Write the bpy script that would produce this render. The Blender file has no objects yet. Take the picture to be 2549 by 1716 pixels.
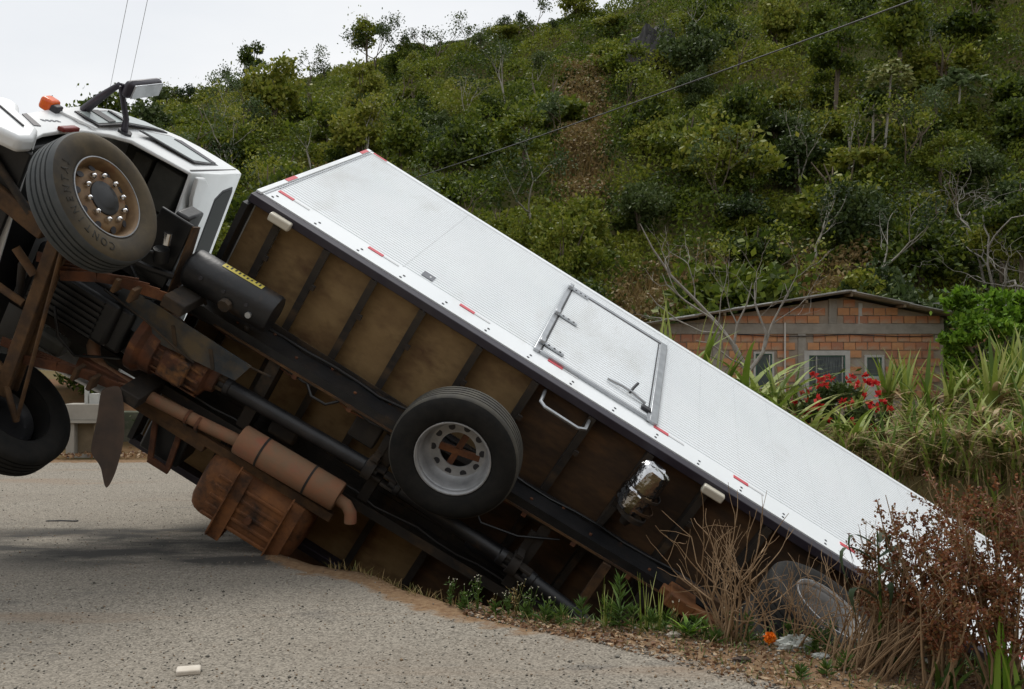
import bpy, math, random
import numpy as np
from mathutils import Vector, Matrix
random.seed(7); rng = np.random.default_rng(11)
S = bpy.context.scene
COL = S.collection
PI = math.pi
CAMH = 1.69

# ---------------------------------------------------------------- camera
cd = bpy.data.cameras.new('camera'); cam = bpy.data.objects.new('camera', cd); COL.objects.link(cam)
cam.location = (0, 0, CAMH); cam.rotation_euler = (PI/2, 0, 0)
cd.sensor_width = 36; cd.lens = 36*2600/2549; cd.clip_end = 2000; cd.clip_start = .05
S.camera = cam
# ---------------------------------------------------------------- overcast sky
w = bpy.data.worlds.new('World'); S.world = w; w.use_nodes = True
nt = w.node_tree; nt.nodes.clear(); N = nt.nodes.new; L = nt.links.new
SUN_EL, SUN_AZ = 64, 345          # degrees; azimuth clockwise from +Y
sky = N('ShaderNodeTexSky'); sky.sky_type = 'NISHITA'; sky.sun_disc = False
sky.sun_elevation = math.radians(SUN_EL); sky.sun_rotation = math.radians(SUN_AZ); sky.dust_density = 4
hs = N('ShaderNodeHueSaturation'); hs.inputs['Saturation'].default_value = .10; hs.inputs['Value'].default_value = 1.0
tc = N('ShaderNodeTexCoord'); mp = N('ShaderNodeMapping'); mp.inputs['Scale'].default_value = (1.2, 1.2, 3.2)
no = N('ShaderNodeTexNoise'); no.inputs['Scale'].default_value = 1.7; no.inputs['Detail'].default_value = 6; no.inputs['Roughness'].default_value = .5
cr = N('ShaderNodeValToRGB'); cr.color_ramp.elements[0].position = .36; cr.color_ramp.elements[0].color = (6.2, 6.45, 6.8, 1)
cr.color_ramp.elements[1].position = .64; cr.color_ramp.elements[1].color = (7.3, 7.4, 7.5, 1)
mx = N('ShaderNodeMixRGB'); mx.inputs[0].default_value = .93      # cloud deck hides nearly all the blue
bg = N('ShaderNodeBackground'); bg.inputs[1].default_value = .10
wo = N('ShaderNodeOutputWorld')
L(sky.outputs[0], hs.inputs['Color']); L(tc.outputs['Generated'], mp.inputs[0]); L(mp.outputs[0], no.inputs['Vector'])
L(no.outputs['Fac'], cr.inputs[0]); L(hs.outputs[0], mx.inputs[1]); L(cr.outputs[0], mx.inputs[2]); L(mx.outputs[0], bg.inputs[0]); L(bg.outputs[0], wo.inputs[0])
# ---------------------------------------------------------------- weak veiled sun
sl = bpy.data.lights.new('sun', 'SUN'); sl.energy = 1.5; sl.angle = math.radians(22); sl.color = (1, .96, .9)
so = bpy.data.objects.new('sun', sl); COL.objects.link(so)
_e, _a = math.radians(SUN_EL), math.radians(SUN_AZ)
_d = Vector((math.sin(_a)*math.cos(_e), math.cos(_a)*math.cos(_e), math.sin(_e)))
so.rotation_euler = (-_d).to_track_quat('-Z', 'Y').to_euler(); so.location = _d*50
vs = S.view_settings; vs.view_transform = 'Standard'; vs.look = 'None'; vs.exposure = 0.40; vs.gamma = 1
S.render.engine = 'CYCLES'; S.cycles.max_bounces = 5; S.cycles.diffuse_bounces = 2; S.cycles.glossy_bounces = 2; S.cycles.transmission_bounces = 3; S.cycles.transparent_max_bounces = 4; S.cycles.caustics_reflective = False; S.cycles.caustics_refractive = False
S.render.engine = 'CYCLES'; S.render.resolution_x = 1024; S.render.resolution_y = 689

# ================================================================ materials
MATS = {}
def mat(name, c1, c2=None, rough=.6, metal=0, scale=4, detail=5, lo=.35, hi=.65, bump=0, bscale=None, c3=None, s3=1.2, f3=(.5, .68), spec=.5, coords='Object', mapping=None):
    if name in MATS: return MATS[name]
    m = bpy.data.materials.new(name); m.use_nodes = True; t = m.node_tree; n = t.nodes.new; l = t.links.new
    b = t.nodes['Principled BSDF']; b.inputs['Roughness'].default_value = rough; b.inputs['Metallic'].default_value = metal
    b.inputs['Specular IOR Level'].default_value = spec
    b.inputs['Base Color'].default_value = (*c1, 1)
    if c2 is not None:
        co = n('ShaderNodeTexCoord'); src = co.outputs[coords]
        if mapping:
            mm = n('ShaderNodeMapping'); mm.inputs['Scale'].default_value = mapping; l(src, mm.inputs[0]); src = mm.outputs[0]
        x = n('ShaderNodeTexNoise'); x.inputs['Scale'].default_value = scale; x.inputs['Detail'].default_value = detail; x.inputs['Roughness'].default_value = .6
        l(src, x.inputs['Vector'])
        r = n('ShaderNodeValToRGB'); r.color_ramp.elements[0].position = lo; r.color_ramp.elements[1].position = hi
        r.color_ramp.elements[0].color = (*c1, 1); r.color_ramp.elements[1].color = (*c2, 1); l(x.outputs['Fac'], r.inputs[0])
        out = r.outputs[0]
        if c3 is not None:
            y = n('ShaderNodeTexNoise'); y.inputs['Scale'].default_value = s3; y.inputs['Detail'].default_value = 6; y.inputs['Roughness'].default_value = .65; l(src, y.inputs['Vector'])
            q = n('ShaderNodeMapRange'); q.inputs[1].default_value = f3[0]; q.inputs[2].default_value = f3[1]; l(y.outputs['Fac'], q.inputs[0])
            k = n('ShaderNodeMixRGB'); l(q.outputs[0], k.inputs[0]); l(out, k.inputs[1]); k.inputs[2].default_value = (*c3, 1); out = k.outputs[0]
        l(out, b.inputs['Base Color'])
        if bump:
            z = x
            if bscale:
                z = n('ShaderNodeTexNoise'); z.inputs['Scale'].default_value = bscale; z.inputs['Detail'].default_value = 4; l(src, z.inputs['Vector'])
            bp = n('ShaderNodeBump'); bp.inputs['Strength'].default_value = bump; bp.inputs['Distance'].default_value = .02
            l(z.outputs['Fac'], bp.inputs['Height']); l(bp.outputs[0], b.inputs['Normal'])
    MATS[name] = m; return m
def leafmat(name, stops, transl=.25, rough=.55, objw=.55, spec=.3, attr=None):
    """stops: colours from dark to light; chosen by a mix of per-object and per-leaf randomness"""
    m = bpy.data.materials.new(name); m.use_nodes = True; t = m.node_tree; n = t.nodes.new; l = t.links.new
    b = t.nodes['Principled BSDF']; b.inputs['Roughness'].default_value = rough; b.inputs['Specular IOR Level'].default_value = spec
    g = n('ShaderNodeNewGeometry'); o = n('ShaderNodeObjectInfo')
    a = n('ShaderNodeMix'); a.data_type = 'FLOAT'; a.inputs[0].default_value = objw
    l(g.outputs['Random Per Island'], a.inputs[2])
    if attr:
        at = n('ShaderNodeAttribute'); at.attribute_name = attr; l(at.outputs['Fac'], a.inputs[3])
    else: l(o.outputs['Random'], a.inputs[3])
    r = n('ShaderNodeValToRGB'); e = r.color_ramp.elements
    while len(e) < len(stops): e.new(.5)
    for i, c in enumerate(stops): e[i].position = .12+.76*i/(len(stops)-1); e[i].color = (*c, 1)
    l(a.outputs[0], r.inputs[0]); l(r.outputs[0], b.inputs['Base Color'])
    tr = n('ShaderNodeBsdfTranslucent'); l(r.outputs[0], tr.inputs[0]); ms = n('ShaderNodeMixShader'); ms.inputs[0].default_value = transl
    l(b.outputs[0], ms.inputs[1]); l(tr.outputs[0], ms.inputs[2]); l(ms.outputs[0], t.nodes['Material Output'].inputs[0])
    MATS[name] = m; return m

# ================================================================ mesh helpers
class MB:
    def __init__(s): s.v = []; s.f = []
    def add(s, vs, fs):
        k = len(s.v); s.v += [tuple(p) for p in vs]; s.f += [tuple(i+k for i in q) for q in fs]; return s
    def box(s, a, b):
        x0, y0, z0 = [min(p, q) for p, q in zip(a, b)]; x1, y1, z1 = [max(p, q) for p, q in zip(a, b)]
        return s.add([(x0,y0,z0),(x1,y0,z0),(x1,y1,z0),(x0,y1,z0),(x0,y0,z1),(x1,y0,z1),(x1,y1,z1),(x0,y1,z1)],
                     [(0,3,2,1),(4,5,6,7),(0,1,5,4),(1,2,6,5),(2,3,7,6),(3,0,4,7)])
    def bar(s, p, q, wd, ht, up=(0,0,1)):
        p, q = Vector(p), Vector(q); d = (q-p).normalized(); u = Vector(up); sd = d.cross(u)
        if sd.length < 1e-4: sd = d.orthogonal()
        sd.normalize(); u = sd.cross(d).normalized(); a, b = sd*wd/2, u*ht/2
        vs = [c+e for c in (p, q) for e in (-a-b, a-b, a+b, -a+b)]
        return s.add(vs, [(0,1,2,3),(7,6,5,4),(0,4,5,1),(1,5,6,2),(2,6,7,3),(3,7,4,0)])
    def tube(s, pts, r, n=10, cap=True):
        pts = [Vector(p) for p in pts]; rs = r if isinstance(r, (list, tuple)) else [r]*len(pts)
        k = len(s.v); prev = None
        for i, p in enumerate(pts):
            d = (pts[min(i+1, len(pts)-1)]-pts[max(i-1, 0)]).normalized()
            if prev is None: u = d.orthogonal().normalized()
            else:
                u = prev-d*prev.dot(d); u = u.normalized() if u.length > 1e-5 else d.orthogonal().normalized()
            prev = u; w_ = d.cross(u)
            for j in range(n):
                t = 2*PI*j/n; s.v.append(tuple(p+(u*math.cos(t)+w_*math.sin(t))*rs[i]))
        for i in range(len(pts)-1):
            for j in range(n):
                a, b = k+i*n+j, k+i*n+(j+1) % n; s.f.append((a, b, b+n, a+n))
        if cap:
            s.f.append(tuple(k+j for j in reversed(range(n)))); s.f.append(tuple(k+(len(pts)-1)*n+j for j in range(n)))
        return s
    def lathe(s, prof, M=None, n=40, closed=False):
        """prof: (axial y, radius) list, around local Y"""
        k = len(s.v); M = M or Matrix()
        for y, r in prof:
            for j in range(n):
                t = 2*PI*j/n; s.v.append(tuple(M @ Vector((r*math.cos(t), y, r*math.sin(t)))))
        m = len(prof)
        for i in range(m if closed else m-1):
            for j in range(n):
                a, b = k+i*n+j, k+i*n+(j+1) % n; c = k+((i+1) % m)*n+(j+1) % n; d = k+((i+1) % m)*n+j
                s.f.append((a, d, c, b))
        return s
    def disc(s, c, nrm, r, n=12, h=.004):
        c, nrm = Vector(c), Vector(nrm).normalized(); return s.tube([c-nrm*.002, c+nrm*h], r, n)
    def prism(s, poly, fn, a, b):
        """poly of 2D points, fn(u,v,t)->3D, from t=a to t=b"""
        n = len(poly); vs = [fn(u, v, a) for u, v in poly]+[fn(u, v, b) for u, v in poly]
        return s.add(vs, [tuple(reversed(range(n))), tuple(range(n, 2*n))]+[(i, (i+1) % n, n+(i+1) % n, n+i) for i in range(n)])
    def xf(s, M):
        s.v = [tuple(M @ Vector(p)) for p in s.v]; return s
    def build(s, name, m, parent=None, smooth=None, bevel=0, seg=2):
        me = bpy.data.meshes.new(name); me.from_pydata(s.v, [], s.f); me.update()
        if m: me.materials.append(MATS[m] if isinstance(m, str) else m)
        if smooth:
            me.shade_smooth(); me.set_sharp_from_angle(angle=math.radians(smooth))
        o = bpy.data.objects.new(name, me); COL.objects.link(o); o.parent = parent
        if bevel:
            q = o.modifiers.new('bevel', 'BEVEL'); q.width = bevel; q.segments = seg; q.limit_method = 'ANGLE'; q.angle_limit = math.radians(40)
            me.shade_smooth(); me.set_sharp_from_angle(angle=math.radians(50))
        return o
def tag(o, label=None, cat=None, group=None, kind=None):
    if label: o['label'] = label
    if cat: o['category'] = cat
    if group: o['group'] = group
    if kind: o['kind'] = kind
    return o
def empty(name, loc=(0,0,0), rz=0, sc=1, **k):
    o = bpy.data.objects.new(name, None); COL.objects.link(o); o.location = loc; o.rotation_euler = (0,0,rz); o.scale = (sc,)*3 if not hasattr(sc, '__len__') else sc
    o.empty_display_size = .2; tag(o, **k); return o
def inst(name, me, parent=None, loc=None, rot=None, sc=None):
    o = bpy.data.objects.new(name, me); COL.objects.link(o); o.parent = parent
    if loc is not None: o.location = loc
    if rot is not None: o.rotation_euler = rot
    if sc is not None: o.scale = sc if hasattr(sc, '__len__') else (sc,)*3
    return o
def npmesh(name, V, F, m, mi=None):
    """V (n,3), F (k,4) quads"""
    me = bpy.data.meshes.new(name); V = np.asarray(V, np.float32); F = np.asarray(F, np.int32)
    me.vertices.add(len(V)); me.vertices.foreach_set('co', V.ravel())
    me.loops.add(F.size); me.loops.foreach_set('vertex_index', F.ravel())
    me.polygons.add(len(F)); me.polygons.foreach_set('loop_start', np.arange(0, F.size, F.shape[1], dtype=np.int32))
    for q in (m if isinstance(m, (list, tuple)) else [m]): me.materials.append(MATS[q] if isinstance(q, str) else q)
    if mi is not None: me.polygons.foreach_set('material_index', np.asarray(mi, np.int32))
    me.update(calc_edges=True); me.validate(); return me
def unit(a): return a/np.maximum(np.linalg.norm(a, axis=-1, keepdims=True), 1e-9)
def leaves(P, A, ln, wd, fold=.0):
    """diamond leaves centred at P along A; returns V,F"""
    n = len(P); ln = np.broadcast_to(np.asarray(ln, float), (n,))[:, None]; wd = np.broadcast_to(np.asarray(wd, float), (n,))[:, None]
    A = unit(A); B = unit(np.cross(A, unit(rng.normal(size=(n, 3)))))
    V = np.stack([P-A*ln*.5, P+B*wd*.5-A*ln*.08, P+A*ln*.5, P-B*wd*.5-A*ln*.08], 1).reshape(-1, 3)
    F = np.arange(4*n).reshape(-1, 4); return V, F
def joinVF(parts):
    Vs, Fs, k = [], [], 0
    for V, F in parts: Vs.append(V); Fs.append(F+k); k += len(V)
    return np.concatenate(Vs), np.concatenate(Fs)

# ================================================================ terrain
def ss(a, b, x): t = np.clip((np.asarray(x, float)-a)/(b-a), 0, 1); return t*t*(3-2*t)
def _h(ix, iy): 
    v = np.sin(ix*127.1+iy*311.7)*43758.5453; return v-np.floor(v)
def vnoise(x, y):
    x = np.asarray(x, float); y = np.asarray(y, float); ix, iy = np.floor(x), np.floor(y); fx, fy = x-ix, y-iy; fx = fx*fx*(3-2*fx); fy = fy*fy*(3-2*fy)
    return (_h(ix,iy)*(1-fx)+_h(ix+1,iy)*fx)*(1-fy)+(_h(ix,iy+1)*(1-fx)+_h(ix+1,iy+1)*fx)*fy
def fbm(x, y): return vnoise(x, y)*.55+vnoise(x*2.1+5, y*2.1)*.28+vnoise(x*4.3, y*4.3+9)*.17-.5
EX = [-60,-2.95,-2.6,-2.3,-2.1,-2.0,-1.9,-1.55,-1.12,-.75,-.37,.06,.54,1.0,1.42,1.95,2.55,4,7,12,60]
EY = [15.3,15.3,13.4,11.0,9.4,8.8,8.45,8.05,7.75,7.15,6.75,6.44,6.26,6.13,5.96,5.6,5.3,4.7,3.9,3.0,2.6]
AX = [-60,-1.5,-.8,-.37,.06,.54,.92,1.33,1.8,2.6,6,60]
AY = [40,40,7.2,6.72,6.36,5.98,5.6,5.15,4.7,4.2,3.2,2.5]
def road_end(X):
    return np.interp(X, EX, EY)+fbm(np.asarray(X)*3.1, np.asarray(X)*0+3)*.14*ss(-2.1, -1.5, X)
def asph_end(X): return np.interp(X, AX, AY)
RX = [-150,-60,-34,-24,-18,-11,-4.7,5.8,20,34,60,150]
RZ = [2,4,10.5,17.0,18.9,20.0,21.8,23.7,29,36,42,46]
def hill_z(X, Y):
    top = np.interp(X, RX, RZ); s = np.clip((np.asarray(Y)-30.5)/40, 0, 1)
    z = top*(s**1.08)+fbm(np.asarray(X)*.13, np.asarray(Y)*.13)*2.6*ss(31, 42, Y)*(1-ss(66, 71, Y)*.6)
    return z-ss(75, 260, Y)*top*.75
def gz(X, Y):
    X = np.asarray(X, float); Y = np.asarray(Y, float)
    gard = np.where(Y < 15.3, .05, .05)+.15*ss(13.5, 16.5, Y)*ss(-1, 2, X)-.45*ss(18, 25, Y)*ss(-2, 3, X)+fbm(X*.8, Y*.8)*.18
    bank = .9*ss(16.2, 18.5, Y)*(1-ss(-4, 0, X))
    far = gard+bank
    road = -.03+0*X
    e = road_end(X); d = Y-e
    front = np.clip(-(2.28+.628*X), -4.3, -.03)
    under = np.clip(-(1.36+.628*X)+.3*(Y-9.15), -4.0, -.03)
    close = ss(6.5, 9.5, X)
    deep = front*(1-ss(8.55, 9.25, Y))+under*ss(8.55, 9.25, Y)
    deep = deep*(1-close)+(-.6)*close+fbm(X*1.7, Y*1.7)*.25
    hole = -.05*(1-ss(0, .10, d))+deep*ss(0.0, .75, d)
    riseat = 12.0+ss(5.5, 8, X)*-3
    hole = hole*(1-ss(riseat, riseat+.8, Y))+far*ss(riseat, riseat+.8, Y)
    left = (X < -2.95)
    z = np.where(d <= 0, road, np.where(left, -.03*(1-ss(0, .8, d))+far*ss(0, .8, d), hole))
    z = z+ss(-7, -26, Y)*11*(1+.3*fbm(X*.1, Y*.1))  # unseen bank added behind the camera to dim light on the truck underside
    h = hill_z(X, Y); k = ss(29.5, 32, Y)
    return z*(1-k)+(far*(1-ss(31, 36, Y))+h)*k
def axis(knots):
    out = []
    for a, b, st in knots: out += list(np.arange(a, b, st))
    return np.array(out+[knots[-1][1]])
gx = axis([(-150,-40,8),(-40,-12,1.2),(-12,-3.2,.5),(-3.2,5.2,.11),(5.2,12,.4),(12,45,1.2),(45,150,8)])
gy = axis([(-30,0,4),(0,4,.5),(4,13,.12),(13,17,.22),(17,32,.6),(32,78,1.2),(78,300,14)])
GX, GY = np.meshgrid(gx, gy); GZ = gz(GX, GY)
mat('dirt', (.17,.085,.042), (.10,.062,.034), rough=.95, scale=2.2, lo=.3, hi=.7, bump=.6, bscale=18, c3=(.115,.09,.04), s3=.25, f3=(.45,.6), spec=.1)
nx_, ny_ = len(gx), len(gy); idx = np.arange(nx_*ny_).reshape(ny_, nx_)
gF = np.stack([idx[:-1,:-1], idx[:-1,1:], idx[1:,1:], idx[1:,:-1]], -1).reshape(-1, 4)
mat('hill_soil', (.085,.095,.028), (.12,.095,.045), rough=.95, scale=.5, lo=.35, hi=.65, bump=.5, bscale=6, spec=.1)
me = npmesh('ground', np.stack([GX, GY, GZ], -1).reshape(-1, 3), gF, ['dirt', 'hill_soil'], (GY.ravel()[gF[:, 0]] > 29)); me.shade_smooth()
tag(inst('ground', me), kind='structure')

# road sheet: chip-seal with a dirt verge, ragged lip at the washed-out edge
def roadmat():
    m = bpy.data.materials.new('road_surface'); m.use_nodes = True; t = m.node_tree; n = t.nodes.new; l = t.links.new
    b = t.nodes['Principled BSDF']; b.inputs['Roughness'].default_value = .93; b.inputs['Specular IOR Level'].default_value = .15
    co = n('ShaderNodeTexCoord')
    def noise(sc, det=4, mapping=None, ro=.6):
        x = n('ShaderNodeTexNoise'); x.inputs['Scale'].default_value = sc; x.inputs['Detail'].default_value = det; x.inputs['Roughness'].default_value = ro
        s_ = co.outputs['Object']
        if mapping:
            mm = n('ShaderNodeMapping'); mm.inputs['Scale'].default_value = mapping; l(s_, mm.inputs[0]); s_ = mm.outputs[0]
        l(s_, x.inputs['Vector']); return x.outputs['Fac']
    def rng_(f, a, b_):
        q = n('ShaderNodeMapRange'); q.inputs[1].default_value = a; q.inputs[2].default_value = b_; l(f, q.inputs[0]); return q.outputs[0]
    def mix(f, a, c):
        k = n('ShaderNodeMixRGB'); l(f, k.inputs[0])
        if isinstance(a, tuple): k.inputs[1].default_value = (*a, 1)
        else: l(a, k.inputs[1])
        if isinstance(c, tuple): k.inputs[2].default_value = (*c, 1)
        else: l(c, k.inputs[2])
        return k.outputs[0]
    vo = n('ShaderNodeTexVoronoi'); vo.inputs['Scale'].default_value = 90; l(co.outputs['Object'], vo.inputs['Vector'])
    bw = n('ShaderNodeRGBToBW'); l(vo.outputs['Color'], bw.inputs[0])
    c = mix(rng_(bw.outputs[0], .15, .85), (.13,.116,.095), (.345,.312,.26))                # stone chips
    c = mix(rng_(noise(.7, 5), .35, .7), c, mix(rng_(bw.outputs[0], .1, .9), (.17,.152,.125), (.32,.285,.235)))   # dusty areas
    c = mix(rng_(noise(.9, 5, (.25, 1.6, 1)), .58, .78), c, (.24,.17,.115))
    c = mix(rng_(noise(.33, 6, (.7, 1, 1)), .50, .72), c, mix(rng_(bw.outputs[0], .1, .9), (.15,.125,.10), (.27,.235,.19)))   # worn, dirty stretches
    c = mix(rng_(noise(1.1, 6, (.5, 1.3, 1), .7), .60, .74), c, mix(rng_(bw.outputs[0], .1, .9), (.075,.07,.064), (.17,.16,.145)))   # darker binder showing               # reddish silt streaks
    at = n('ShaderNodeAttribute'); at.attribute_name = 'dark_patch'
    ad = n('ShaderNodeMath'); ad.operation = 'MULTIPLY'; l(at.outputs['Fac'], ad.inputs[0]); l(rng_(noise(1.6, 5, (.6, 1.5, 1)), .36, .56), ad.inputs[1])
    c = mix(ad.outputs[0], c, (.06,.057,.052))                                             # dark patches below cab and tank
    av = n('ShaderNodeAttribute'); av.attribute_name = 'verge'
    sm = n('ShaderNodeMath'); sm.operation = 'ADD'; l(av.outputs['Fac'], sm.inputs[0])
    nv = n('ShaderNodeMath'); nv.operation = 'MULTIPLY_ADD'; nv.inputs[1].default_value = .9; nv.inputs[2].default_value = -.45; l(noise(7, 6), nv.inputs[0]); l(nv.outputs[0], sm.inputs[1])
    dirt = mix(rng_(noise(24, 5), .35, .65), (.155,.09,.05), (.26,.175,.10))
    c = mix(rng_(sm.outputs[0], .42, .62), c, dirt)
    l(c, b.inputs['Base Color'])
    bp = n('ShaderNodeBump'); bp.inputs['Strength'].default_value = .55; bp.inputs['Distance'].default_value = .008
    l(vo.outputs['Distance'], bp.inputs['Height']); l(bp.outputs[0], b.inputs['Normal'])
    MATS['road_surface'] = m
roadmat()
rx = axis([(-60,-12,3),(-12,-3.2,.35),(-3.2,3.4,.035),(3.4,14,.25),(14,60,4)]); nr = 70
ends = road_end(rx); tt = np.linspace(0, 1, nr)**.6
RXX = np.repeat(rx[None], nr, 0); RYY = -6.5+(ends[None]+6.5)*tt[:, None]
lipn = (fbm(rx*9, rx*0+1)*.07)*ss(-2.2, -1.6, rx); RYY[-1] += lipn
RZZ = .004+fbm(RXX*.5, RYY*.5)*.05*ss(2, 5, RYY)*0+np.zeros_like(RXX)
skirt = np.stack([rx, RYY[-1]+.015, np.full_like(rx, -.14)], -1)
V = np.concatenate([np.stack([RXX, RYY, RZZ], -1).reshape(-1, 3), skirt]); nxr = len(rx); idr = np.arange((nr+1)*nxr).reshape(nr+1, nxr)
rF = np.stack([idr[:-1,:-1], idr[:-1,1:], idr[1:,1:], idr[1:,:-1]], -1).reshape(-1, 4)
me = npmesh('road', V, rF, 'road_surface')
vg = .5+(V[:, 1]-asph_end(V[:, 0]))*1.5
vg = np.maximum(vg, (.5+(V[:, 1]-np.interp(V[:, 0], EX, EY)+.34)*1.5)*ss(-2.9, -2.2, V[:, 0]))
vg = np.maximum(vg, .5+(V[:, 1]-14.9)*2.5)
me.attributes.new('verge', 'FLOAT', 'POINT').data.foreach_set('value', np.clip(vg, 0, 1).astype(np.float32))
dark_patch = np.exp(-((V[:,0]+3.3)/1.6)**2-((V[:,1]-8.9)/.7)**2)+.9*np.exp(-((V[:,0]+2.3)/.9)**2-((V[:,1]-8.3)/.3)**2)
me.attributes.new('dark_patch', 'FLOAT', 'POINT').data.foreach_set('value', np.clip(dark_patch*2.2, 0, 1).astype(np.float32))
tag(inst('road', me), kind='structure')
# ================================================================ the overturned truck (x forward, y left, z up in truck space)
mat('white_paint', (.80,.82,.82), (.70,.72,.72), rough=.32, scale=3, lo=.45, hi=.8, c3=(.45,.42,.36), s3=2.5, f3=(.66,.85))
mat('panel_white', (.86,.895,.91), (.79,.83,.85), rough=.38, scale=1.3, lo=.4, hi=.8, c3=(.66,.67,.65), s3=1.1, f3=(.56,.80), mapping=(1, 1, .45))
mat('aluminium', (.52,.54,.56), (.40,.42,.44), rough=.35, metal=.75, scale=9)
mat('dark_rail', (.022,.018,.030), (.035,.030,.040), rough=.45, scale=5)
mat('black_steel', (.008,.009,.011), (.018,.018,.019), rough=.45, scale=6, c3=(.055,.035,.02), s3=4, f3=(.58,.76), bump=.12, bscale=25)
mat('dusty_steel', (.032,.025,.018), (.014,.012,.011), rough=.8, scale=5, c3=(.10,.062,.03), s3=3, f3=(.52,.74))
mat('rust', (.14,.052,.022), (.055,.026,.016), rough=.85, scale=7, c3=(.22,.09,.035), s3=3, f3=(.52,.72), bump=.2, bscale=30)
mat('mud_rust', (.24,.095,.03), (.10,.042,.018), rough=.8, scale=5, c3=(.018,.012,.009), s3=3.2, f3=(.50,.66), bump=.25, bscale=26)
mat('exhaust_rust', (.25,.115,.06), (.19,.12,.07), rough=.82, scale=6, c3=(.29,.085,.05), s3=2.6, f3=(.54,.72), bump=.1, bscale=30)
mat('brown_beam', (.13,.068,.026), (.05,.028,.014), rough=.85, scale=6, c3=(.05,.03,.02), s3=5, f3=(.5,.7), bump=.2, bscale=30)
mat('plywood', (.29,.195,.088), (.20,.125,.055), rough=.75, scale=2.4, detail=8, c3=(.12,.065,.03), s3=1.5, f3=(.50,.70), mapping=(1.6, 2.6, 1))
mat('plywood_shaded', (.13,.068,.028), (.06,.035,.018), rough=.85, scale=2.0, detail=8, c3=(.035,.022,.014), s3=1.6, f3=(.40,.62), mapping=(1, 3, 1))  # darker plywood copy: the dimmer light towards the ditch put into the colour
mat('rubber', (.012,.0125,.0125), (.022,.021,.019), rough=.8, spec=.2, scale=8, bump=.1, bscale=60)
mat('rubber_dusty', (.098,.075,.043), (.060,.048,.030), rough=.88, scale=6, c3=(.028,.026,.024), s3=2, f3=(.45,.7))
mat('rubber_tread', (.075,.070,.055), (.045,.043,.038), rough=.85, scale=7)
mat('tread_blue', (.045,.052,.054), (.065,.070,.070), rough=.7, scale=9)
mat('rim_brown', (.24,.155,.075), (.15,.09,.045), rough=.65, scale=8, c3=(.22,.085,.04), s3=5, f3=(.56,.74))
mat('rim_steel', (.42,.43,.44), (.28,.29,.30), rough=.45, metal=.35, scale=7)
mat('rim_worn', (.17,.165,.155), (.09,.085,.078), rough=.6, scale=7, c3=(.05,.042,.035), s3=3, f3=(.5,.7))
mat('rim_mid', (.30,.295,.285), (.19,.185,.175), rough=.55, scale=7, c3=(.10,.085,.07), s3=3, f3=(.55,.75))
mat('chrome', (.75,.75,.75), rough=.15, metal=1)
mat('hub_black', (.006,.007,.008), (.013,.013,.013), rough=.45, scale=6)
mat('letter', (.022,.020,.014), (.03,.026,.02), rough=.8, scale=9)
mat('plate_blue', (.060,.074,.088), (.028,.034,.040), rough=.55, metal=.2, scale=3, c3=(.12,.09,.05), s3=2.2, f3=(.52,.68))
mat('gearbox', (.13,.045,.018), (.03,.02,.015), rough=.8, scale=5, c3=(.27,.12,.035), s3=4, f3=(.5,.66), bump=.3, bscale=14)
mat('glass', (.42,.47,.46), (.36,.41,.40), rough=.12, scale=2, spec=.8)
mat('glass_dark', (.012,.015,.014), rough=.35, spec=.06)
mat('orange_lens', (.85,.16,.02), (.7,.1,.02), rough=.2, scale=30)
mat('red_lens', (.20,.03,.025), rough=.25)
mat('red_tape', (.62,.10,.12), rough=.45)
mat('grey_tape', (.66,.67,.68), rough=.4)
mat('cream_lens', (.62,.58,.48), rough=.3)
mat('yellow_tape', (.62,.52,.10), (.5,.42,.08), rough=.5, scale=30)
mat('ink', (.03,.03,.035), rough=.6)
mat('foil', (.72,.73,.74), (.45,.45,.46), rough=.16, metal=1, scale=10, bump=1.0, bscale=9)
mat('mudflap', (.085,.055,.038), (.05,.036,.028), rough=.8, scale=5)
mat('cab_inner', (.06,.06,.05), (.03,.03,.026), rough=.75, scale=4)
RM = ((-.84691,.50152,.17668),(-.53172,-.79650,-.28787),(-.00364,-.33775,.94123)); TM = (-2.66427,-.20441,8.72010)
TRK = Matrix(((*RM[0], TM[0]), (*RM[2], TM[2]), (*[-a for a in RM[1]], CAMH-TM[1]), (0,0,0,1)))
truck = empty('box_truck', label='white box truck tipped on its side, nose in the air, tail in ditch', cat='truck'); truck.matrix_basis = TRK

# ---- cargo box
LB, WB, HB = -8.0, 1.28, 2.86
cargo = MB().box((-.02,-WB+.005,.005), (LB+.01, WB-.03, HB-.01)).build('cargo_box', 'panel_white', truck)
def skin(x0, x1, z0, z1, y, pitch=.055, rib=.006):
    b = MB(); zs = []; z = z0
    zs.append((z0, 0))
    while z+pitch < z1:
        zs += [(z+pitch*.58, 0), (z+pitch*.68, rib), (z+pitch*.90, rib), (z+pitch, 0)]; z += pitch
    zs.append((z1, 0))
    vs = [(x, y+o, z) for x in (x0, x1) for z, o in zs]; n = len(zs)
    return b.add(vs, [(i, i+1, n+i+1, n+i) for i in range(n-1)])
for a, b_ in ((-.05,-1.265),(-1.265,-2.5),(-2.5,-3.74),(-3.74,-4.98),(-4.98,-6.2),(-6.2,-7.4),(-7.4,-7.95)):
    skin(a, b_, .30, 2.78, WB).build('side_panel', 'panel_white', cargo)
MB().box((-.05, WB-.02, 0), (LB+.05, WB+.004, .295)).build('kick_strip', 'panel_white', cargo)
MB().box((-.05, WB-.02, 2.785), (LB+.05, WB+.012, HB)).build('top_rail', 'panel_white', cargo, bevel=.006)
MB().box((.0, WB-.06, -.02), (-.048, WB+.014, HB+.004)).build('corner_post', 'panel_white', cargo, bevel=.006)
MB().box((-.062, WB+.001, .02), (-.07, WB+.009, HB-.05)).build('seal', 'aluminium', cargo)
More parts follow.
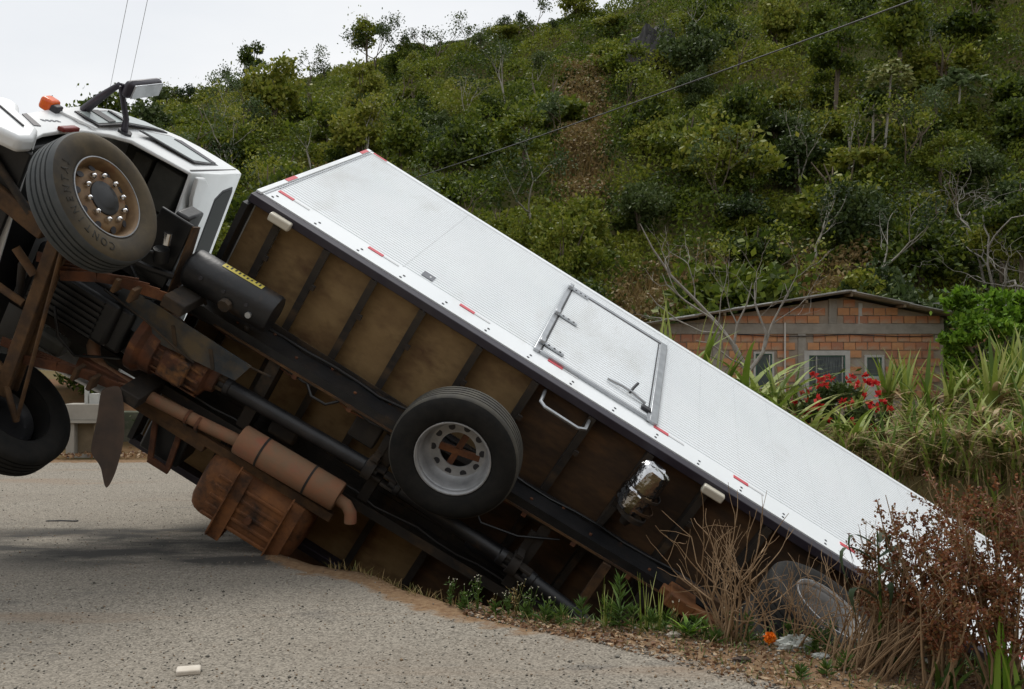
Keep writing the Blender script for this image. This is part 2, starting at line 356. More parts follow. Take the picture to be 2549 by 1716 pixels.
MB().box((LB, WB-.06, -.02), (LB+.048, WB+.014, HB+.004)).build('corner_post', 'panel_white', cargo, bevel=.006)
MB().box((0, WB-.075, -.115), (LB, WB-.004, -.004)).build('bottom_rail', 'dark_rail', cargo, bevel=.006)
MB().box((0, -WB, -.115), (LB, -WB+.07, -.004)).build('bottom_rail', 'dark_rail', cargo, bevel=.006)
MB().box((.012, -WB+.08, -.17), (-.035, WB-.08, .0)).build('front_sill', 'black_steel', cargo)
CX = [-.30,-.74,-1.18,-1.63,-2.16,-2.68,-3.21,-3.75,-4.28,-4.85,-5.4,-5.95,-6.5,-7.05,-7.6]
cmesh = MB().box((-.03,-WB+.072,-.125), (.03, WB-.078,-.115)).box((.022,-WB+.072,-.115), (.03, WB-.078,-.018)).build('crossmember', 'dusty_steel', cargo)
cmesh.location.x = CX[0]
for x in CX[1:]: inst('crossmember', cmesh.data, cargo, (x, 0, 0))
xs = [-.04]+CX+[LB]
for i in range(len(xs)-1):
    MB().box((xs[i]-.012, -WB+.075, -.02), (xs[i+1]+.012, WB-.08, -.006)).build('floor_panel', 'plywood' if i < 6 else 'plywood_shaded', cargo)
lugm = MB().box((-.02,-.02,-.02), (.02,.02,.01)).build('bracket', 'dusty_steel', cargo); lugm.location = (CX[0]-.04, .88, -.13)
for x in CX[1:9]: inst('bracket', lugm.data, cargo, (x-.04, .88, -.13))
rv = MB()
for i in range(20):
    x = -.12-.401*i
    for z in (.05, .12): rv.disc((x-.012*(z > .1), WB+.004, z), (0,1,0), .012, 6)
tag(rv.build('rivets', 'ink', cargo), kind='stuff')
rv = MB()
for i in range(8, 20):
    x = -.12-.401*i; z = .30+.055*.79
    while z < 2.76: rv.box((x-.009, WB+.005, z-.007), (x+.009, WB+.0069, z+.011)); z += .055
tag(rv.build('seam_rivets', 'panel_white', cargo), kind='stuff')
MB().box((-1.262, WB+.0035, .3), (-1.267, WB+.0055, 2.78)).build('seam', 'grey_tape', cargo)
for x in (-.09,-.95,-1.83,-2.68,-3.70,-4.47,-5.5,-6.36,-7.2):
    MB().box((x, WB+.005, .225), (x-.14, WB+.010, .275)).build('reflector', 'red_tape', cargo)
    MB().box((x-.145, WB+.005, .235), (x-.29, WB+.0085, .265)).build('reflector', 'grey_tape', cargo)
MB().box((-.08, WB+.013, 2.80), (-.24, WB+.016, 2.84)).build('reflector', 'red_tape', cargo)
for z in (.55, 2.55): MB().box((-.004, WB+.015, z), (-.04, WB+.018, z+.22)).build('reflector', 'red_tape', cargo)
d_ = MB().box((-1.42, WB+.005, .37), (-1.53, WB+.0075, .50)).build('sticker', 'ink', cargo); MATS['sticker_grey'] = mat('sticker_grey', (.16,.17,.19), rough=.6); d_.data.materials[0] = MATS['sticker_grey']
MB().box((-1.485, WB+.0076, .42), (-1.50, WB+.0085, .45)).build('sticker_mark', 'grey_tape', cargo)
for x in (-.22, -4.22):
    MB().box((x, WB-.10, -.185), (x-.19, WB-.03, -.116)).build('marker_lamp', 'cream_lens', cargo, bevel=.012)
# side door
DX0, DX1, DZ0, DZ1 = -2.53, -3.72, .30, 2.5
door = skin(DX0-.05, DX1+.05, DZ0+.03, DZ1-.05, WB+.016).build('side_door', 'panel_white', cargo)
fr = [((DX0, DZ0-.04), (DX0-.055, DZ1)), ((DX1+.075, DZ0-.04), (DX1, DZ1)), ((DX0-.056, DZ1-.06), (DX1+.076, DZ1)), ((DX0-.056, DZ0-.03), (DX1+.076, DZ0+.005))]
for (a, c), (b_, e) in fr: MB().box((a, WB+.002, c), (b_, WB+.032, e)).build('door_frame', 'aluminium', cargo, bevel=.006)
MB().box((DX0-.058, WB+.016, DZ1-.085), (DX1+.08, WB+.024, DZ1-.065)).build('door_gasket', 'ink', cargo)
MB().box((DX0-.058, WB+.016, DZ0+.008), (DX1+.08, WB+.024, DZ0+.026)).build('door_gasket', 'ink', cargo)
MB().box((DX0-.058, WB+.016, DZ0+.03), (DX0-.07, WB+.024, DZ1-.07)).build('door_gasket', 'ink', cargo)
MB().box((DX1+.10, WB+.02, DZ0+.03), (DX1+.09, WB+.026, DZ1-.09)).build('door_gasket', 'ink', cargo)
for z in (2.38, 1.40, .47):
    h_ = MB().box((DX0-.01, WB+.03, z-.05), (DX0-.06, WB+.07, z+.05)).build('hinge', 'aluminium', cargo, bevel=.008)
    MB().box((DX0-.06, WB+.024, z-.02), (DX0-.25, WB+.042, z+.02)).build('hinge_strap', 'aluminium', cargo, bevel=.004)
    b = MB()
    for k in range(3): b.disc((DX0-.10-.055*k, WB+.042, z), (0,1,0), .011, 8)
    tag(b.build('hinge_bolts', 'ink', cargo), kind='stuff')
MB().tube([(-3.20,WB+.04,.55),(-3.34,WB+.055,.55),(-3.45,WB+.055,.54),(-3.58,WB+.04,.52)], .014, 8).build('latch_bar', 'aluminium', cargo, smooth=40)
MB().tube([(-3.42,WB+.05,.53),(-3.435,WB+.075,.62),(-3.46,WB+.085,.74)], .013, 8).build('door_handle', 'ink', cargo, smooth=40)
MB().box((-3.55,WB+.02,.40), (-3.64,WB+.05,.47)).build('latch', 'ink', cargo, bevel=.006)
MB().box((-3.62,WB+.02,.24), (-3.645,WB+.034,.40)).build('latch_strap', 'aluminium', cargo)
MB().tube([(-2.78,1.17,-.06),(-2.785,1.16,-.30),(-2.83,1.155,-.345),(-3.13,1.15,-.34),(-3.19,1.155,-.29),(-3.20,1.17,-.05)], .015, 8).build('step_bar', 'aluminium', truck, smooth=40)

# ---- chassis (very slightly skewed under the box)
def cy(x): return .022*(-x-2.4)
def rail(sgn):
    b = MB(); o, i = .43*sgn, .345*sgn
    sec = [(o,-.14),(o,-.45),(i,-.45),(i,-.441),(o-.009*sgn,-.441),(o-.009*sgn,-.149),(i,-.149),(i,-.14)]
    xs_ = [1.3,.4,-.6,-1.6,-2.6,-3.6,-4.6,-5.6,-7.2]; vs = []
    for x in xs_: vs += [(x, y+cy(x), z) for y, z in sec]
    n = len(sec); fs = []
    for k in range(len(xs_)-1):
        for j in range(n):
            a, c = k*n+j, k*n+(j+1) % n; fs.append((a, c, c+n, a+n) if sgn > 0 else (a+n, c+n, c, a))
    return b.add(vs, fs)
for s_ in (1, -1):
    r_ = rail(s_).build('chassis_rail', 'black_steel' if s_ > 0 else 'dusty_steel', truck)
    MB().box((-.1, s_*.425+cy(-3), -.138), (-7.4, s_*.33+cy(-3), -.127)).build('subframe_sill', 'dusty_steel', r_)
    b = MB()
    for k in range(26):
        x = .1-.27*k; b.disc((x, s_*.43+cy(x), -.38+.16*(k % 2)), (0, s_, 0), .014, 6, .012)
    tag(b.build('rail_bolts', 'rust', r_), kind='stuff')
MB().bar((-.3, .349+cy(-.3), -.4535), (-5.0, .349+cy(-5.0), -.4535), .02, .006).build('flange_edge', 'brown_beam', truck)
for x, w_ in ((-.86,.10),(-2.0,.09),(-3.36,.09),(-4.3,.10),(-6.2,.1),(.15,.12)):
    b = MB().box((x-w_/2, -.34+cy(x), -.42), (x+w_/2, .34+cy(x), -.40)).box((x-w_/2, -.34+cy(x), -.40), (x-w_/2+.012, .34+cy(x), -.2))
    b.build('chassis_crossmember', 'dusty_steel', truck)
b = MB().bar((-3.91,.36,-.45), (-3.93,-.36,-.45), .07, .05); b.build('chassis_crossmember', 'brown_beam', truck)
# driveline
def shaft(p, q, r=.062):
    p, q = Vector(p), Vector(q); d = (q-p).normalized(); L_ = (q-p).length
    M = Matrix.Translation(p) @ d.to_track_quat('Y', 'Z').to_matrix().to_4x4()
    pr = [(0,0),(0,r*.7),(.05,r*.7),(.06,r*1.15),(.10,r*1.15),(.11,r),(L_-.12,r),(L_-.11,r*1.2),(L_-.06,r*1.2),(L_-.05,r*.7),(L_,r*.7),(L_,0)]
    o = MB().lathe(pr, M, 20).build('driveshaft', 'black_steel', truck, smooth=35)
    for e in (0, L_):
        c = p+d*e; MB().bar(c-d*.06+Vector((0,.04,0)), c+d*.06+Vector((0,.04,0)), .03, .09).bar(c-d*.06-Vector((0,.04,0)), c+d*.06-Vector((0,.04,0)), .03, .09).build('universal_joint', 'dusty_steel', o, bevel=.008)
    return o
shaft((-.55,-.09,-.47), (-2.0,-.02,-.48)); shaft((-2.12,-.03,-.49), (-3.27,-.06,-.50), .058); shaft((-3.40,-.07,-.52), (-5.0,-.08,-.80), .055)
for x, y in ((-1.93,-.02),(-3.30,-.06)):
    MB().lathe([(-.04,.07),(-.04,.10),(.04,.10),(.04,.07)], Matrix.Translation((x,y,-.48)) @ Matrix.Rotation(-PI/2, 4, 'Z'), 20, True).build('bearing_ring', 'dusty_steel', truck, smooth=35)
    MB().box((x-.03,y-.13,-.43),(x+.03,y+.30,-.405)).box((x-.03,y+.10,-.55),(x+.03,y+.125,-.41)).build('bearing_bracket', 'dusty_steel', truck)
# gearbox, engine, sump
gb = MB().lathe([(-.02,0),(-.02,.11),(.04,.13),(.06,.19),(.24,.20),(.25,.225),(.28,.225),(.29,.20),(.46,.21),(.47,.25),(.56,.26),(.60,.30),(.66,.30),(.66,0)],
    Matrix.Translation((-.52,-.09,-.46)) @ Matrix.Rotation(-PI/2, 4, 'Z'), 22).build('gearbox', 'gearbox', truck, smooth=32)
b = MB()
for k in range(7):
    t = PI+.35+k*.4; b.bar((-.45,-.09+.205*math.cos(t),-.46+.205*math.sin(t)), (-.05,-.09+.215*math.cos(t),-.46+.215*math.sin(t)), .014, .03)
b.build('gearbox_ribs', 'gearbox', gb)
MB().box((-.35,-.20,-.71), (-.12,.02,-.64)).build('gearbox_cover', 'gearbox', gb, bevel=.02)
en = MB().box((.12,-.26,-.62), (1.15,.20,.1)).build('engine_block', 'black_steel', truck, bevel=.03)
sp = MB().box((.30,-.22,-.78), (1.05,.16,-.60)).build('oil_sump', 'hub_black', truck, bevel=.04)
b = MB()
for k in range(7): b.box((.42,-.19+.052*k,-.80), (1.0,-.165+.052*k,-.775))
b.build('sump_ribs', 'hub_black', sp)
MB().box((.20,-.24,-.72), (.40,.14,-.58)).build('bell_housing', 'hub_black', truck, bevel=.03)
pl = MB().prism([(.40,.30),(.40,.10),(.22,-.01),(-.70,.10),(-.76,.28)], lambda x, y, t: (x, y, t), -.665, -.655).build('heat_shield', 'plate_blue', truck)
b = MB()
for x in (-.08,-.42): b.bar((x,.22,-.667), (x-.09,.08,-.669), .03, .006)
b.build('shield_strap', 'dusty_steel', pl)
# exhaust
MB().tube([(.47,-.29,-.42),(.47,-.31,-.52),(.44,-.345,-.60),(.37,-.41,-.645),(.26,-.45,-.655),(.03,-.455,-.65),(-.5,-.41,-.64),(-.95,-.36,-.63)], .052, 14).build('exhaust_pipe', 'exhaust_rust', truck, smooth=50)
mf = MB().lathe([(0,0),(0,.06),(.01,.118),(.02,.125),(.90,.125),(.915,.118),(.92,.06),(.92,0)], Matrix.Translation((-.93,-.335,-.63)) @ Matrix.Rotation(PI/2-.03, 4, 'Z'), 28).build('muffler', 'exhaust_rust', truck, smooth=35)
for x in (-1.15,-1.58): MB().lathe([(-.009,.1245),(-.009,.1285),(.009,.1285),(.009,.1245)], Matrix.Translation((x,-.335+.03*(x+.93)*-1,-.63)) @ Matrix.Rotation(PI/2-.03, 4, 'Z'), 28, True).build('muffler_band', 'dusty_steel', mf, smooth=40)
MB().tube([(-1.84,-.325,-.63),(-1.93,-.325,-.64),(-1.99,-.36,-.65),(-2.03,-.43,-.66)], .05, 14, cap=False).build('tail_pipe', 'exhaust_rust', truck, smooth=50)
for x in (.0,-.50,-.60): MB().lathe([(-.012,.052),(-.012,.060),(.012,.060),(.012,.052)], Matrix.Translation((x, -.452 if x == 0 else -.408+.0*x, -.645)) @ Matrix.Rotation(PI/2-.07, 4, 'Z'), 18, True).build('pipe_clamp', 'rust', truck)
MB().bar((-.5,-.41,-.70), (-.5,-.52,-.60), .03, .008).bar((-.6,-.40,-.70), (-.6,-.52,-.60), .03, .008).build('pipe_hanger', 'dusty_steel', truck)
# fuel tank with its cradle
def rounded(x0, x1, y0, y1, z0, z1, r, n=5):
    prof = []
    for cx_, cz_, a0 in ((y1-r, z1-r, 0), (y0+r, z1-r, 90), (y0+r, z0+r, 180), (y1-r, z0+r, 270)):
        for k in range(n+1):
            t = math.radians(a0+90*k/n); prof.append((cx_+r*math.cos(t), cz_+r*math.sin(t)))
    cyc, czc = (y0+y1)/2, (z0+z1)/2; b = MB(); rings = [(x0,.50),(x0-.012,.74),(x0-.04,.89),(x0-.08,.965),(x0-.13,1),(x1+.13,1),(x1+.08,.965),(x1+.04,.89),(x1+.012,.74),(x1,.50)]
    vs = []
    for x, s in rings: vs += [(x, cyc+(y-cyc)*s, czc+(z-czc)*s) for y, z in prof]
    m = len(prof); fs = [(k*m+j, k*m+(j+1) % m, (k+1)*m+(j+1) % m, (k+1)*m+j) for k in range(len(rings)-1) for j in range(m)]
    fs += [tuple(reversed(range(m))), tuple((len(rings)-1)*m+j for j in range(m))]
    return b.add(vs, fs)
tk = rounded(-.80,-1.76,-1.12,-.56,-.72,-.12,.13).build('fuel_tank', 'mud_rust', truck, smooth=50)
b = MB()
for k in range(5):
    y = -.64-.095*k; b.box((-.95,y,-.731), (-1.61,y-.035,-.71))
b.build('tank_ribs', 'mud_rust', tk, bevel=.009)
MB().disc((-1.33,-.86,-.735), (0,0,-1), .03, 8, .03).build('drain_plug', 'rust', tk)
for x in (-1.08,-1.56):
    b = MB().prism([(-.47,-.735),(-.56,-.775),(-1.13,-.80),(-1.18,-.76),(-1.18,-.745),(-1.13,-.735),(-.56,-.735)], lambda y, z, t: (t, y, z), x, x-.012)
    b.box((x-.012,-.50,-.747), (x-.115,-1.17,-.733)); b.box((x+.005,-1.165,-.75), (x-.11,-1.18,-.15))
    b.build('tank_bracket', 'mud_rust', tk)
MB().bar((.0,-.56,-.57), (-1.88,-.52,-.60), .085, .05).build('support_beam', 'brown_beam', truck, bevel=.008)
MB().bar((-.05,-.60,-.545), (-.72,-.60,-.56), .10, .09).build('support_beam', 'brown_beam', truck, bevel=.01)
# battery cradle
b = MB().bar((-.22,-.62,-.50), (-.36,-1.0,-.55), .05, .03).bar((-.46,-.62,-.50), (-.52,-1.0,-.55), .05, .03).bar((-.34,-1.0,-.55), (-.54,-1.0,-.55), .06, .03)
b.build('battery_cradle', 'rust', truck, bevel=.008)
MB().box((-.2,-.66,-.48), (-.56,-1.0,-.15)).build('battery_box', 'hub_black', truck, bevel=.02)
# left air reservoir
M = Matrix.Translation((.08,.635,-.47)) @ Matrix.Rotation(PI/2-.03, 4, 'Z')
rs = MB().lathe([(0,0),(0,.10),(.03,.15),(.05,.158),(.76,.158),(.775,.15),(.78,.12),(.78,0)], M, 32).build('air_reservoir', 'black_steel', truck, smooth=40)
b = MB(); ink = MB(); n_ = 6
def cylpt(x, t, r): return (x, .635+.03*(.08-x)+r*math.cos(t), -.47+r*math.sin(t))
for k in range(n_):
    t0, t1 = math.radians(-16+k*4), math.radians(-16+(k+1)*4)
    b.add([cylpt(-.17,t0,.1605), cylpt(-.17,t1,.1605), cylpt(-.52,t1,.1605), cylpt(-.52,t0,.1605)], [(0,1,2,3)])
b.build('yellow_label', 'yellow_tape', rs)
for k in range(9):
    x = -.195-.036*k; t0 = math.radians(-11+(k*7 % 5)); t1 = t0+math.radians(9+(k*5 % 6))
    ink.add([cylpt(x,t0,.1625), cylpt(x,t1,.1625), cylpt(x-.014,t1,.1625), cylpt(x-.014,t0,.1625)], [(0,1,2,3)])
ink.build('label_print', 'ink', rs)
MB().lathe([(0,.05),(.02,.055),(.05,.05),(.05,0)], Matrix.Translation((-.36,.60,-.62)) @ Matrix.Rotation(-PI/2-.3, 4, 'X'), 8).build('filler_cap', 'dusty_steel', rs, smooth=30)
MB().disc((-.55,.62,-.625), (0,0,-1), .025, 8, .02).build('drain_cock', 'aluminium', rs)
for x in (-.10,-.30,-.50):
    MB().disc(cylpt(x, math.radians(-80), .158), (0,.17,-1), .015, 8, .012).build('bolt_hole', 'ink', rs)
for x in (-.15,-.55): MB().bar((x,.46,-.50), (x,.40,-.42), .04, .02).build('reservoir_strap', 'dusty_steel', rs)
# foil-wrapped cylinder slung under the floor
M = Matrix.Translation((-3.83,1.21,-.30)) @ Matrix.Rotation(PI+.08, 4, 'Z')
prof = [(0,0),(0,.07),(.02,.115),(.05,.13),(.20,.132),(.215,.122),(.235,.132),(.37,.132),(.40,.12),(.42,.08),(.42,0)]
fb = MB().lathe(prof, M, 30)
fb.v = [tuple(Vector(p)+Vector(((vnoise(p[0]*22,p[1]*22+p[2]*9)-.5)*.030, (vnoise(p[1]*25+3,p[2]*22)-.5)*.02, (vnoise(p[0]*23+8,p[2]*20+p[1]*12)-.5)*.030))) for p in fb.v]
fl = fb.build('foil_wrapped_cylinder', 'foil', truck, smooth=25)
MB().lathe([(0,.12),(.01,.128),(.05,.128),(.06,.06),(.14,.035),(.14,0)], Matrix.Translation((-3.86,.80,-.30)) @ Matrix.Rotation(PI+.08, 4, 'Z'), 16).build('cylinder_neck', 'dusty_steel', fl, smooth=35)
MB().lathe([(-.012,.134),(-.012,.139),(.012,.139),(.012,.134)], Matrix.Translation((-3.85,.985,-.30)) @ Matrix.Rotation(PI+.08, 4, 'Z'), 24, True).build('cylinder_band', 'dusty_steel', fl)
MB().lathe([(-.012,.134),(-.012,.139),(.012,.139),(.012,.134)], Matrix.Translation((-3.86,.86,-.30)) @ Matrix.Rotation(PI+.08, 4, 'Z'), 24, True).build('cylinder_band', 'brown_beam', fl)
MB().bar((-3.78,.95,-.20), (-3.78,.95,-.118), .05, .2).build('cylinder_hanger', 'dusty_steel', fl)
MB().bar((-3.75,.66,-.14), (-3.73,.46,-.16), .05, .03).build('cylinder_stay', 'dusty_steel', fl)

# air lines, brake pipes and wiring along the frame
def line(name, pts, r, m='hub_black'): MB().tube(pts, r, 6).build(name, m, truck, smooth=60)
def sagged(x0, x1, y, z, n, sag, wob=.012):
    return [(x0+(x1-x0)*k/n, y+cy(x0+(x1-x0)*k/n)+wob*math.sin(k*1.7), z-sag*abs(math.sin(PI*k/3.0))+wob*math.cos(k*2.3)) for k in range(n+1)]
line('air_line', sagged(.3,-4.6,.325,-.40,24,.035), .011); line('air_line', sagged(.3,-3.4,.30,-.36,20,.05), .008, 'rust'); line('brake_pipe', sagged(-.2,-4.8,-.32,-.38,24,.04), .010)
line('wiring_loom', sagged(-.1,-6.0,.45,-.20,26,.03), .012); line('brake_pipe', sagged(.9,-.9,.24,-.52,12,.03), .010, 'dusty_steel')
line('air_hose', [(-1.15,.30,-.43),(-1.25,.26,-.52),(-1.38,.27,-.53),(-1.45,.31,-.44)], .012); line('air_hose', [(-2.6,.30,-.42),(-2.9,.10,-.50),(-3.2,.16,-.48),(-3.5,.30,-.42)], .010)
line('air_hose', [(.45,.40,-.55),(.20,.30,-.66),(.0,.36,-.60),(-.15,.42,-.48)], .014); line('air_hose', [(.75,-.1,-.82),(.6,-.25,-.90),(.45,-.36,-.84),(.2,-.30,-.62)], .012)
line('air_hose', [(.90,.30,-.85),(.70,.45,-.98),(.45,.62,-.80),(.30,.66,-.66)], .013); line('clutch_pipe', [(.5,.2,-.72),(.1,.16,-.72),(-.2,.08,-.70),(-.35,.04,-.66)], .009, 'dusty_steel')
for x in (-1.05,-1.55,-2.7,-3.15,-3.6,-4.1): MB().box((x-.02,.30+cy(x),-.455), (x+.02,.36+cy(x),-.44)).build('line_clip', 'rust', truck)
MB().box((-1.62,.05,-.36), (-1.86,.33,-.24)).build('valve_block', 'dusty_steel', truck, bevel=.015)
MB().lathe([(0,0),(0,.07),(.02,.085),(.42,.085),(.44,.07),(.44,0)], Matrix.Translation((-2.9,-.18,-.30)) @ Matrix.Rotation(PI/2, 4, 'Z'), 18).build('brake_reservoir', 'black_steel', truck, smooth=40)
MB().box((-1.05,-.30,-.40), (-1.30,-.12,-.22)).build('air_dryer', 'dusty_steel', truck, bevel=.03)
# ---- wheels
TY = [(-.115,.297),(-.136,.335),(-.147,.40),(-.141,.455),(-.122,.490),(-.104,.503)]
for g in (-.066,-.022,.022,.066): TY += [(g-.008,.506),(g-.006,.494),(g+.006,.494),(g+.008,.506)]
TY += [(.104,.503),(.122,.490),(.141,.455),(.147,.40),(.136,.335),(.115,.297),(.10,.288),(-.10,.288)]
def wheel(M, style, tyre_mat, rim_mat, tread_mat=None):
    if style == 'front':     # disc bulges outward, nuts and hub
        pr = [(-.11,.29),(.11,.290),(.118,.297),(.124,.292),(.118,.283),(.098,.272),(.05,.262),(.030,.252),(.045,.240),(.072,.222),(.086,.195),(.090,.14),(.090,.0)]
    else:                    # deep dish
        pr = [(-.11,.29),(.11,.290),(.118,.297),(.124,.292),(.118,.281),(.100,.273),(.085,.275),(.07,.262),(.0,.258),(-.03,.248),(-.055,.222),(-.060,.17),(-.060,.145),(-.072,.143)]
    r_ = MB().lathe(pr, M, 48).build('wheel', rim_mat, truck, smooth=38)
    t_ = MB().lathe([(y, .297+(r-.297)*(.90 if style == 'front' else 1)) for y, r in TY], M, 64, True).build('tyre', tyre_mat, r_, smooth=38)
    if tread_mat:
        t_.data.materials.append(MATS[tread_mat]); Mi = M.inverted()
        for p in t_.data.polygons:
            c = Mi @ p.center
            if math.hypot(c.x, c.z) > .465 and abs(c.y) < .128: p.material_index = 1
    for k in range(10):
        a = 2*PI*k/10+.2
        if style == 'front':
            c, q = Vector((.226*math.cos(a), .062, .226*math.sin(a))), Vector((.226*math.cos(a), .073, .226*math.sin(a)))
            nn = (M.to_3x3() @ Vector((.35*math.cos(a), .9, .35*math.sin(a)))).normalized()
            MB().disc(M @ q, nn, .026, 12, .003).build('hand_hole', 'ink', r_)
            a += PI/10; p0 = M @ Vector((.1675*math.cos(a), .09, .1675*math.sin(a))); nn = M.to_3x3() @ Vector((0,1,0))
            MB().tube([p0, p0+nn*.018, p0+nn*.034, p0+nn*.044], [.022,.022,.018,.006], 8).build('lug_nut', 'chrome', r_, smooth=40)
        else:
            q = M @ Vector((.196*math.cos(a), -.0585, .196*math.sin(a))); nn = M.to_3x3() @ Vector((.15*math.cos(a),1,.15*math.sin(a)))
            MB().disc(q, nn, .027, 12, .004).build('hand_hole', 'ink', r_)
    MB().lathe([(.117,.299),(.126,.299),(.127,.291),(.119,.290)], M, 48, True).build('rim_ring', 'rim_steel', r_, smooth=40)
    if style == 'front':
        MB().lathe([(.088,.128),(.10,.125),(.104,.115),(.106,.10),(.112,.085),(.118,.07),(.120,0)], M, 28).build('hub', 'hub_black', r_, smooth=35)
    return r_
# front left wheel, steered hard to the left
def wm(c, yaw, tilt=0): return Matrix.Translation(c) @ Matrix.Rotation(yaw, 4, 'Z') @ Matrix.Rotation(tilt, 4, 'X')
fwl = wheel(wm((.63,.985,-1.17), math.radians(36.4), math.radians(-5)), 'front', 'rubber_dusty', 'rim_brown', 'tread_blue')
fwr = wheel(wm((.62,-.93,-1.12), math.radians(24)+PI), 'front', 'rubber', 'black_steel')
# raised lettering on the front tyre
def glyph(ch, size):
    cu = bpy.data.curves.new('glyph', 'FONT'); cu.body = ch; cu.size = size; cu.align_x = 'CENTER'; cu.extrude = .002
    o = bpy.data.objects.new('glyph', cu); COL.objects.link(o); dg = bpy.context.evaluated_depsgraph_get()
    e = o.evaluated_get(dg); m_ = e.to_mesh(); vs = [v.co.copy() for v in m_.vertices]; fs = [tuple(p.vertices) for p in m_.polygons]; e.to_mesh_clear()
    bpy.data.objects.remove(o); bpy.data.curves.remove(cu); return vs, fs
MW = wm((.63,.985,-1.17), math.radians(36.4), math.radians(-5))
lt = MB(); word = 'CONTINENTAL'
for i, ch in enumerate(word):
    a = math.radians(215+i*10.5); vs, fs = glyph(ch, .088); r0 = .365     # runs clockwise round the sidewall
    out = []
    for v in vs:
        u, h = v.x*.82, v.y
        rr = r0+h; off = .1395+.0085*min(1, max(0, (rr-.335)/.05))-.006*max(0, (rr-.41)/.05)
        rad = Vector((math.cos(a), 0, math.sin(a))); tan = Vector((-math.sin(a), 0, math.cos(a)))
        out.append(MW @ (rad*rr+tan*u+Vector((0, off+v.z, 0))))
    lt.add(out, fs)
lt.build('tyre_lettering', 'letter', fwl)
# spare, flat under the left rail
sp_ = wheel(Matrix.Translation((-2.44,.55,-.60)) @ Matrix.Rotation(-PI/2, 4, 'X'), 'dish', 'rubber', 'rim_steel', 'rubber_tread')
MB().bar((-2.30,.50,-.53), (-2.62,.58,-.53), .05, .03).bar((-2.44,.40,-.52), (-2.44,.70,-.52), .05, .02).build('spare_carrier', 'rust', truck)
# rear axle with dual wheels
RA = (-5.35, -.80)
for s_ in (1, -1):
    for y in (1.07, .75):
        wheel(Matrix.Translation((RA[0], s_*y, RA[1])) @ Matrix.Rotation(0 if (s_ > 0) == (y > 1) else PI, 4, 'Z'), 'dish', 'rubber', 'rim_mid')
    MB().lathe([(-.12,.14),(.10,.14),(.15,.10),(.17,0)], Matrix.Translation((RA[0], s_*.98, RA[1])) @ Matrix.Rotation(0 if s_ > 0 else PI, 4, 'Z'), 20).build('rear_hub', 'dusty_steel', truck, smooth=35)
    sg = MB()
    for k in range(5): sg.tube([(RA[0]+.75-.1*k, s_*.45, -.50-.02*k), (RA[0]+.3, s_*.45, -.58-.025*k), (RA[0], s_*.45, -.60-.025*k), (RA[0]-.3, s_*.45, -.58-.025*k), (RA[0]-.75+.1*k, s_*.45, -.50-.02*k)], .035, 4)
    sg.build('rear_leaf_spring', 'mud_rust', truck)
    MB().box((RA[0]+.72,s_*.40,-.62), (RA[0]+.95,s_*.52,-.42)).build('spring_hanger', 'mud_rust', truck, bevel=.012)
MB().lathe([(-.95,.08),(-.35,.09),(-.2,.2),(0,.26),(.2,.2),(.35,.09),(.95,.08)], Matrix.Translation((RA[0],0,RA[1])), 24).build('rear_axle', 'black_steel', truck, smooth=40)
MB().bar((-4.34,.47,-.52), (-5.25,.52,-.70), .07, .07).build('rear_spring_beam', 'mud_rust', truck, bevel=.01)
MB().bar((-4.40,.60,-.50), (-5.2,.64,-.60), .06, .05).build('rear_spring_leaf', 'brown_beam', truck, bevel=.008)
# front axle, springs, steering rods
ax = MB().bar((.80,.62,-1.14), (.72,-.80,-1.14), .10, .035).bar((.80,.62,-1.06), (.72,-.80,-1.06), .035, .13).bar((.80,.62,-1.00), (.72,-.80,-1.00), .10, .03)
ax.build('front_axle', 'brown_beam', truck, bevel=.008)
MB().tube([(.72,.60,-1.17),(.52,-.92,-1.15)], .016, 8).build('tie_rod', 'brown_beam', truck)
MB().tube([(.52,-.92,-1.15),(.60,-.80,-1.17),(.70,-.70,-1.15)], .025, 8).build('steering_arm', 'brown_beam', truck)
MB().tube([(1.02,.36,-1.18),(.83,.24,-1.16)], .032, 10).build('drag_link', 'brown_beam', truck, smooth=40)
MB().tube([(1.35,.02,-1.16),(.83,-.02,-1.14)], .03, 10).build('torque_rod', 'brown_beam', truck, smooth=40)
MB().tube([(1.3,-.45,-1.12),(.75,-.62,-1.12)], .03, 10).build('torque_rod', 'brown_beam', truck, smooth=40)
MB().tube([(1.45,.85,-1.12),(1.05,.62,-1.12)], .028, 10).build('stabiliser_bar', 'dusty_steel', truck, smooth=40)
MB().bar((1.42,.62,-1.08), (.90,.56,-1.10), .14, .10).build('front_spring_pad', 'brown_beam', truck, bevel=.012)
MB().tube([(.98,.22,-1.08),(.93,-.08,-1.02)], .03, 10).build('damper', 'dusty_steel', truck, smooth=40)
for y0, y1, m_ in ((.34,.46,'rust'), (-.44,-.42,'rust')):
    sg = MB()
    for k in range(4):
        e = .08*k
        sg.bar((.95-e,y0-.06,-.98-.018*k), (.48,(y0+y1)/2,-.93-.018*k), .075, .016).bar((.48,(y0+y1)/2,-.93-.018*k), (.0+e,y1,-.78-.018*k), .075, .016)
    s = sg.build('front_leaf_spring', m_, truck)
    MB().box((.02,y1-.05,-.86), (-.16,y1+.05,-.44)).build('spring_shackle', 'dusty_steel', s, bevel=.01)
    for x in (.36,.22): MB().box((x,(y0+y1)/2-.055,-.96), (x-.03,(y0+y1)/2+.055,-.84)).build('spring_clamp', 'brown_beam', s)
MB().bar((.45,-.45,-.72), (-.05,-.46,-.62), .10, .10).build('shackle_beam', 'rust', truck, bevel=.01)
MB().box((.55,-.32,-.86), (.78,-.46,-.72)).build('steering_box', 'cab_inner', truck, bevel=.03)
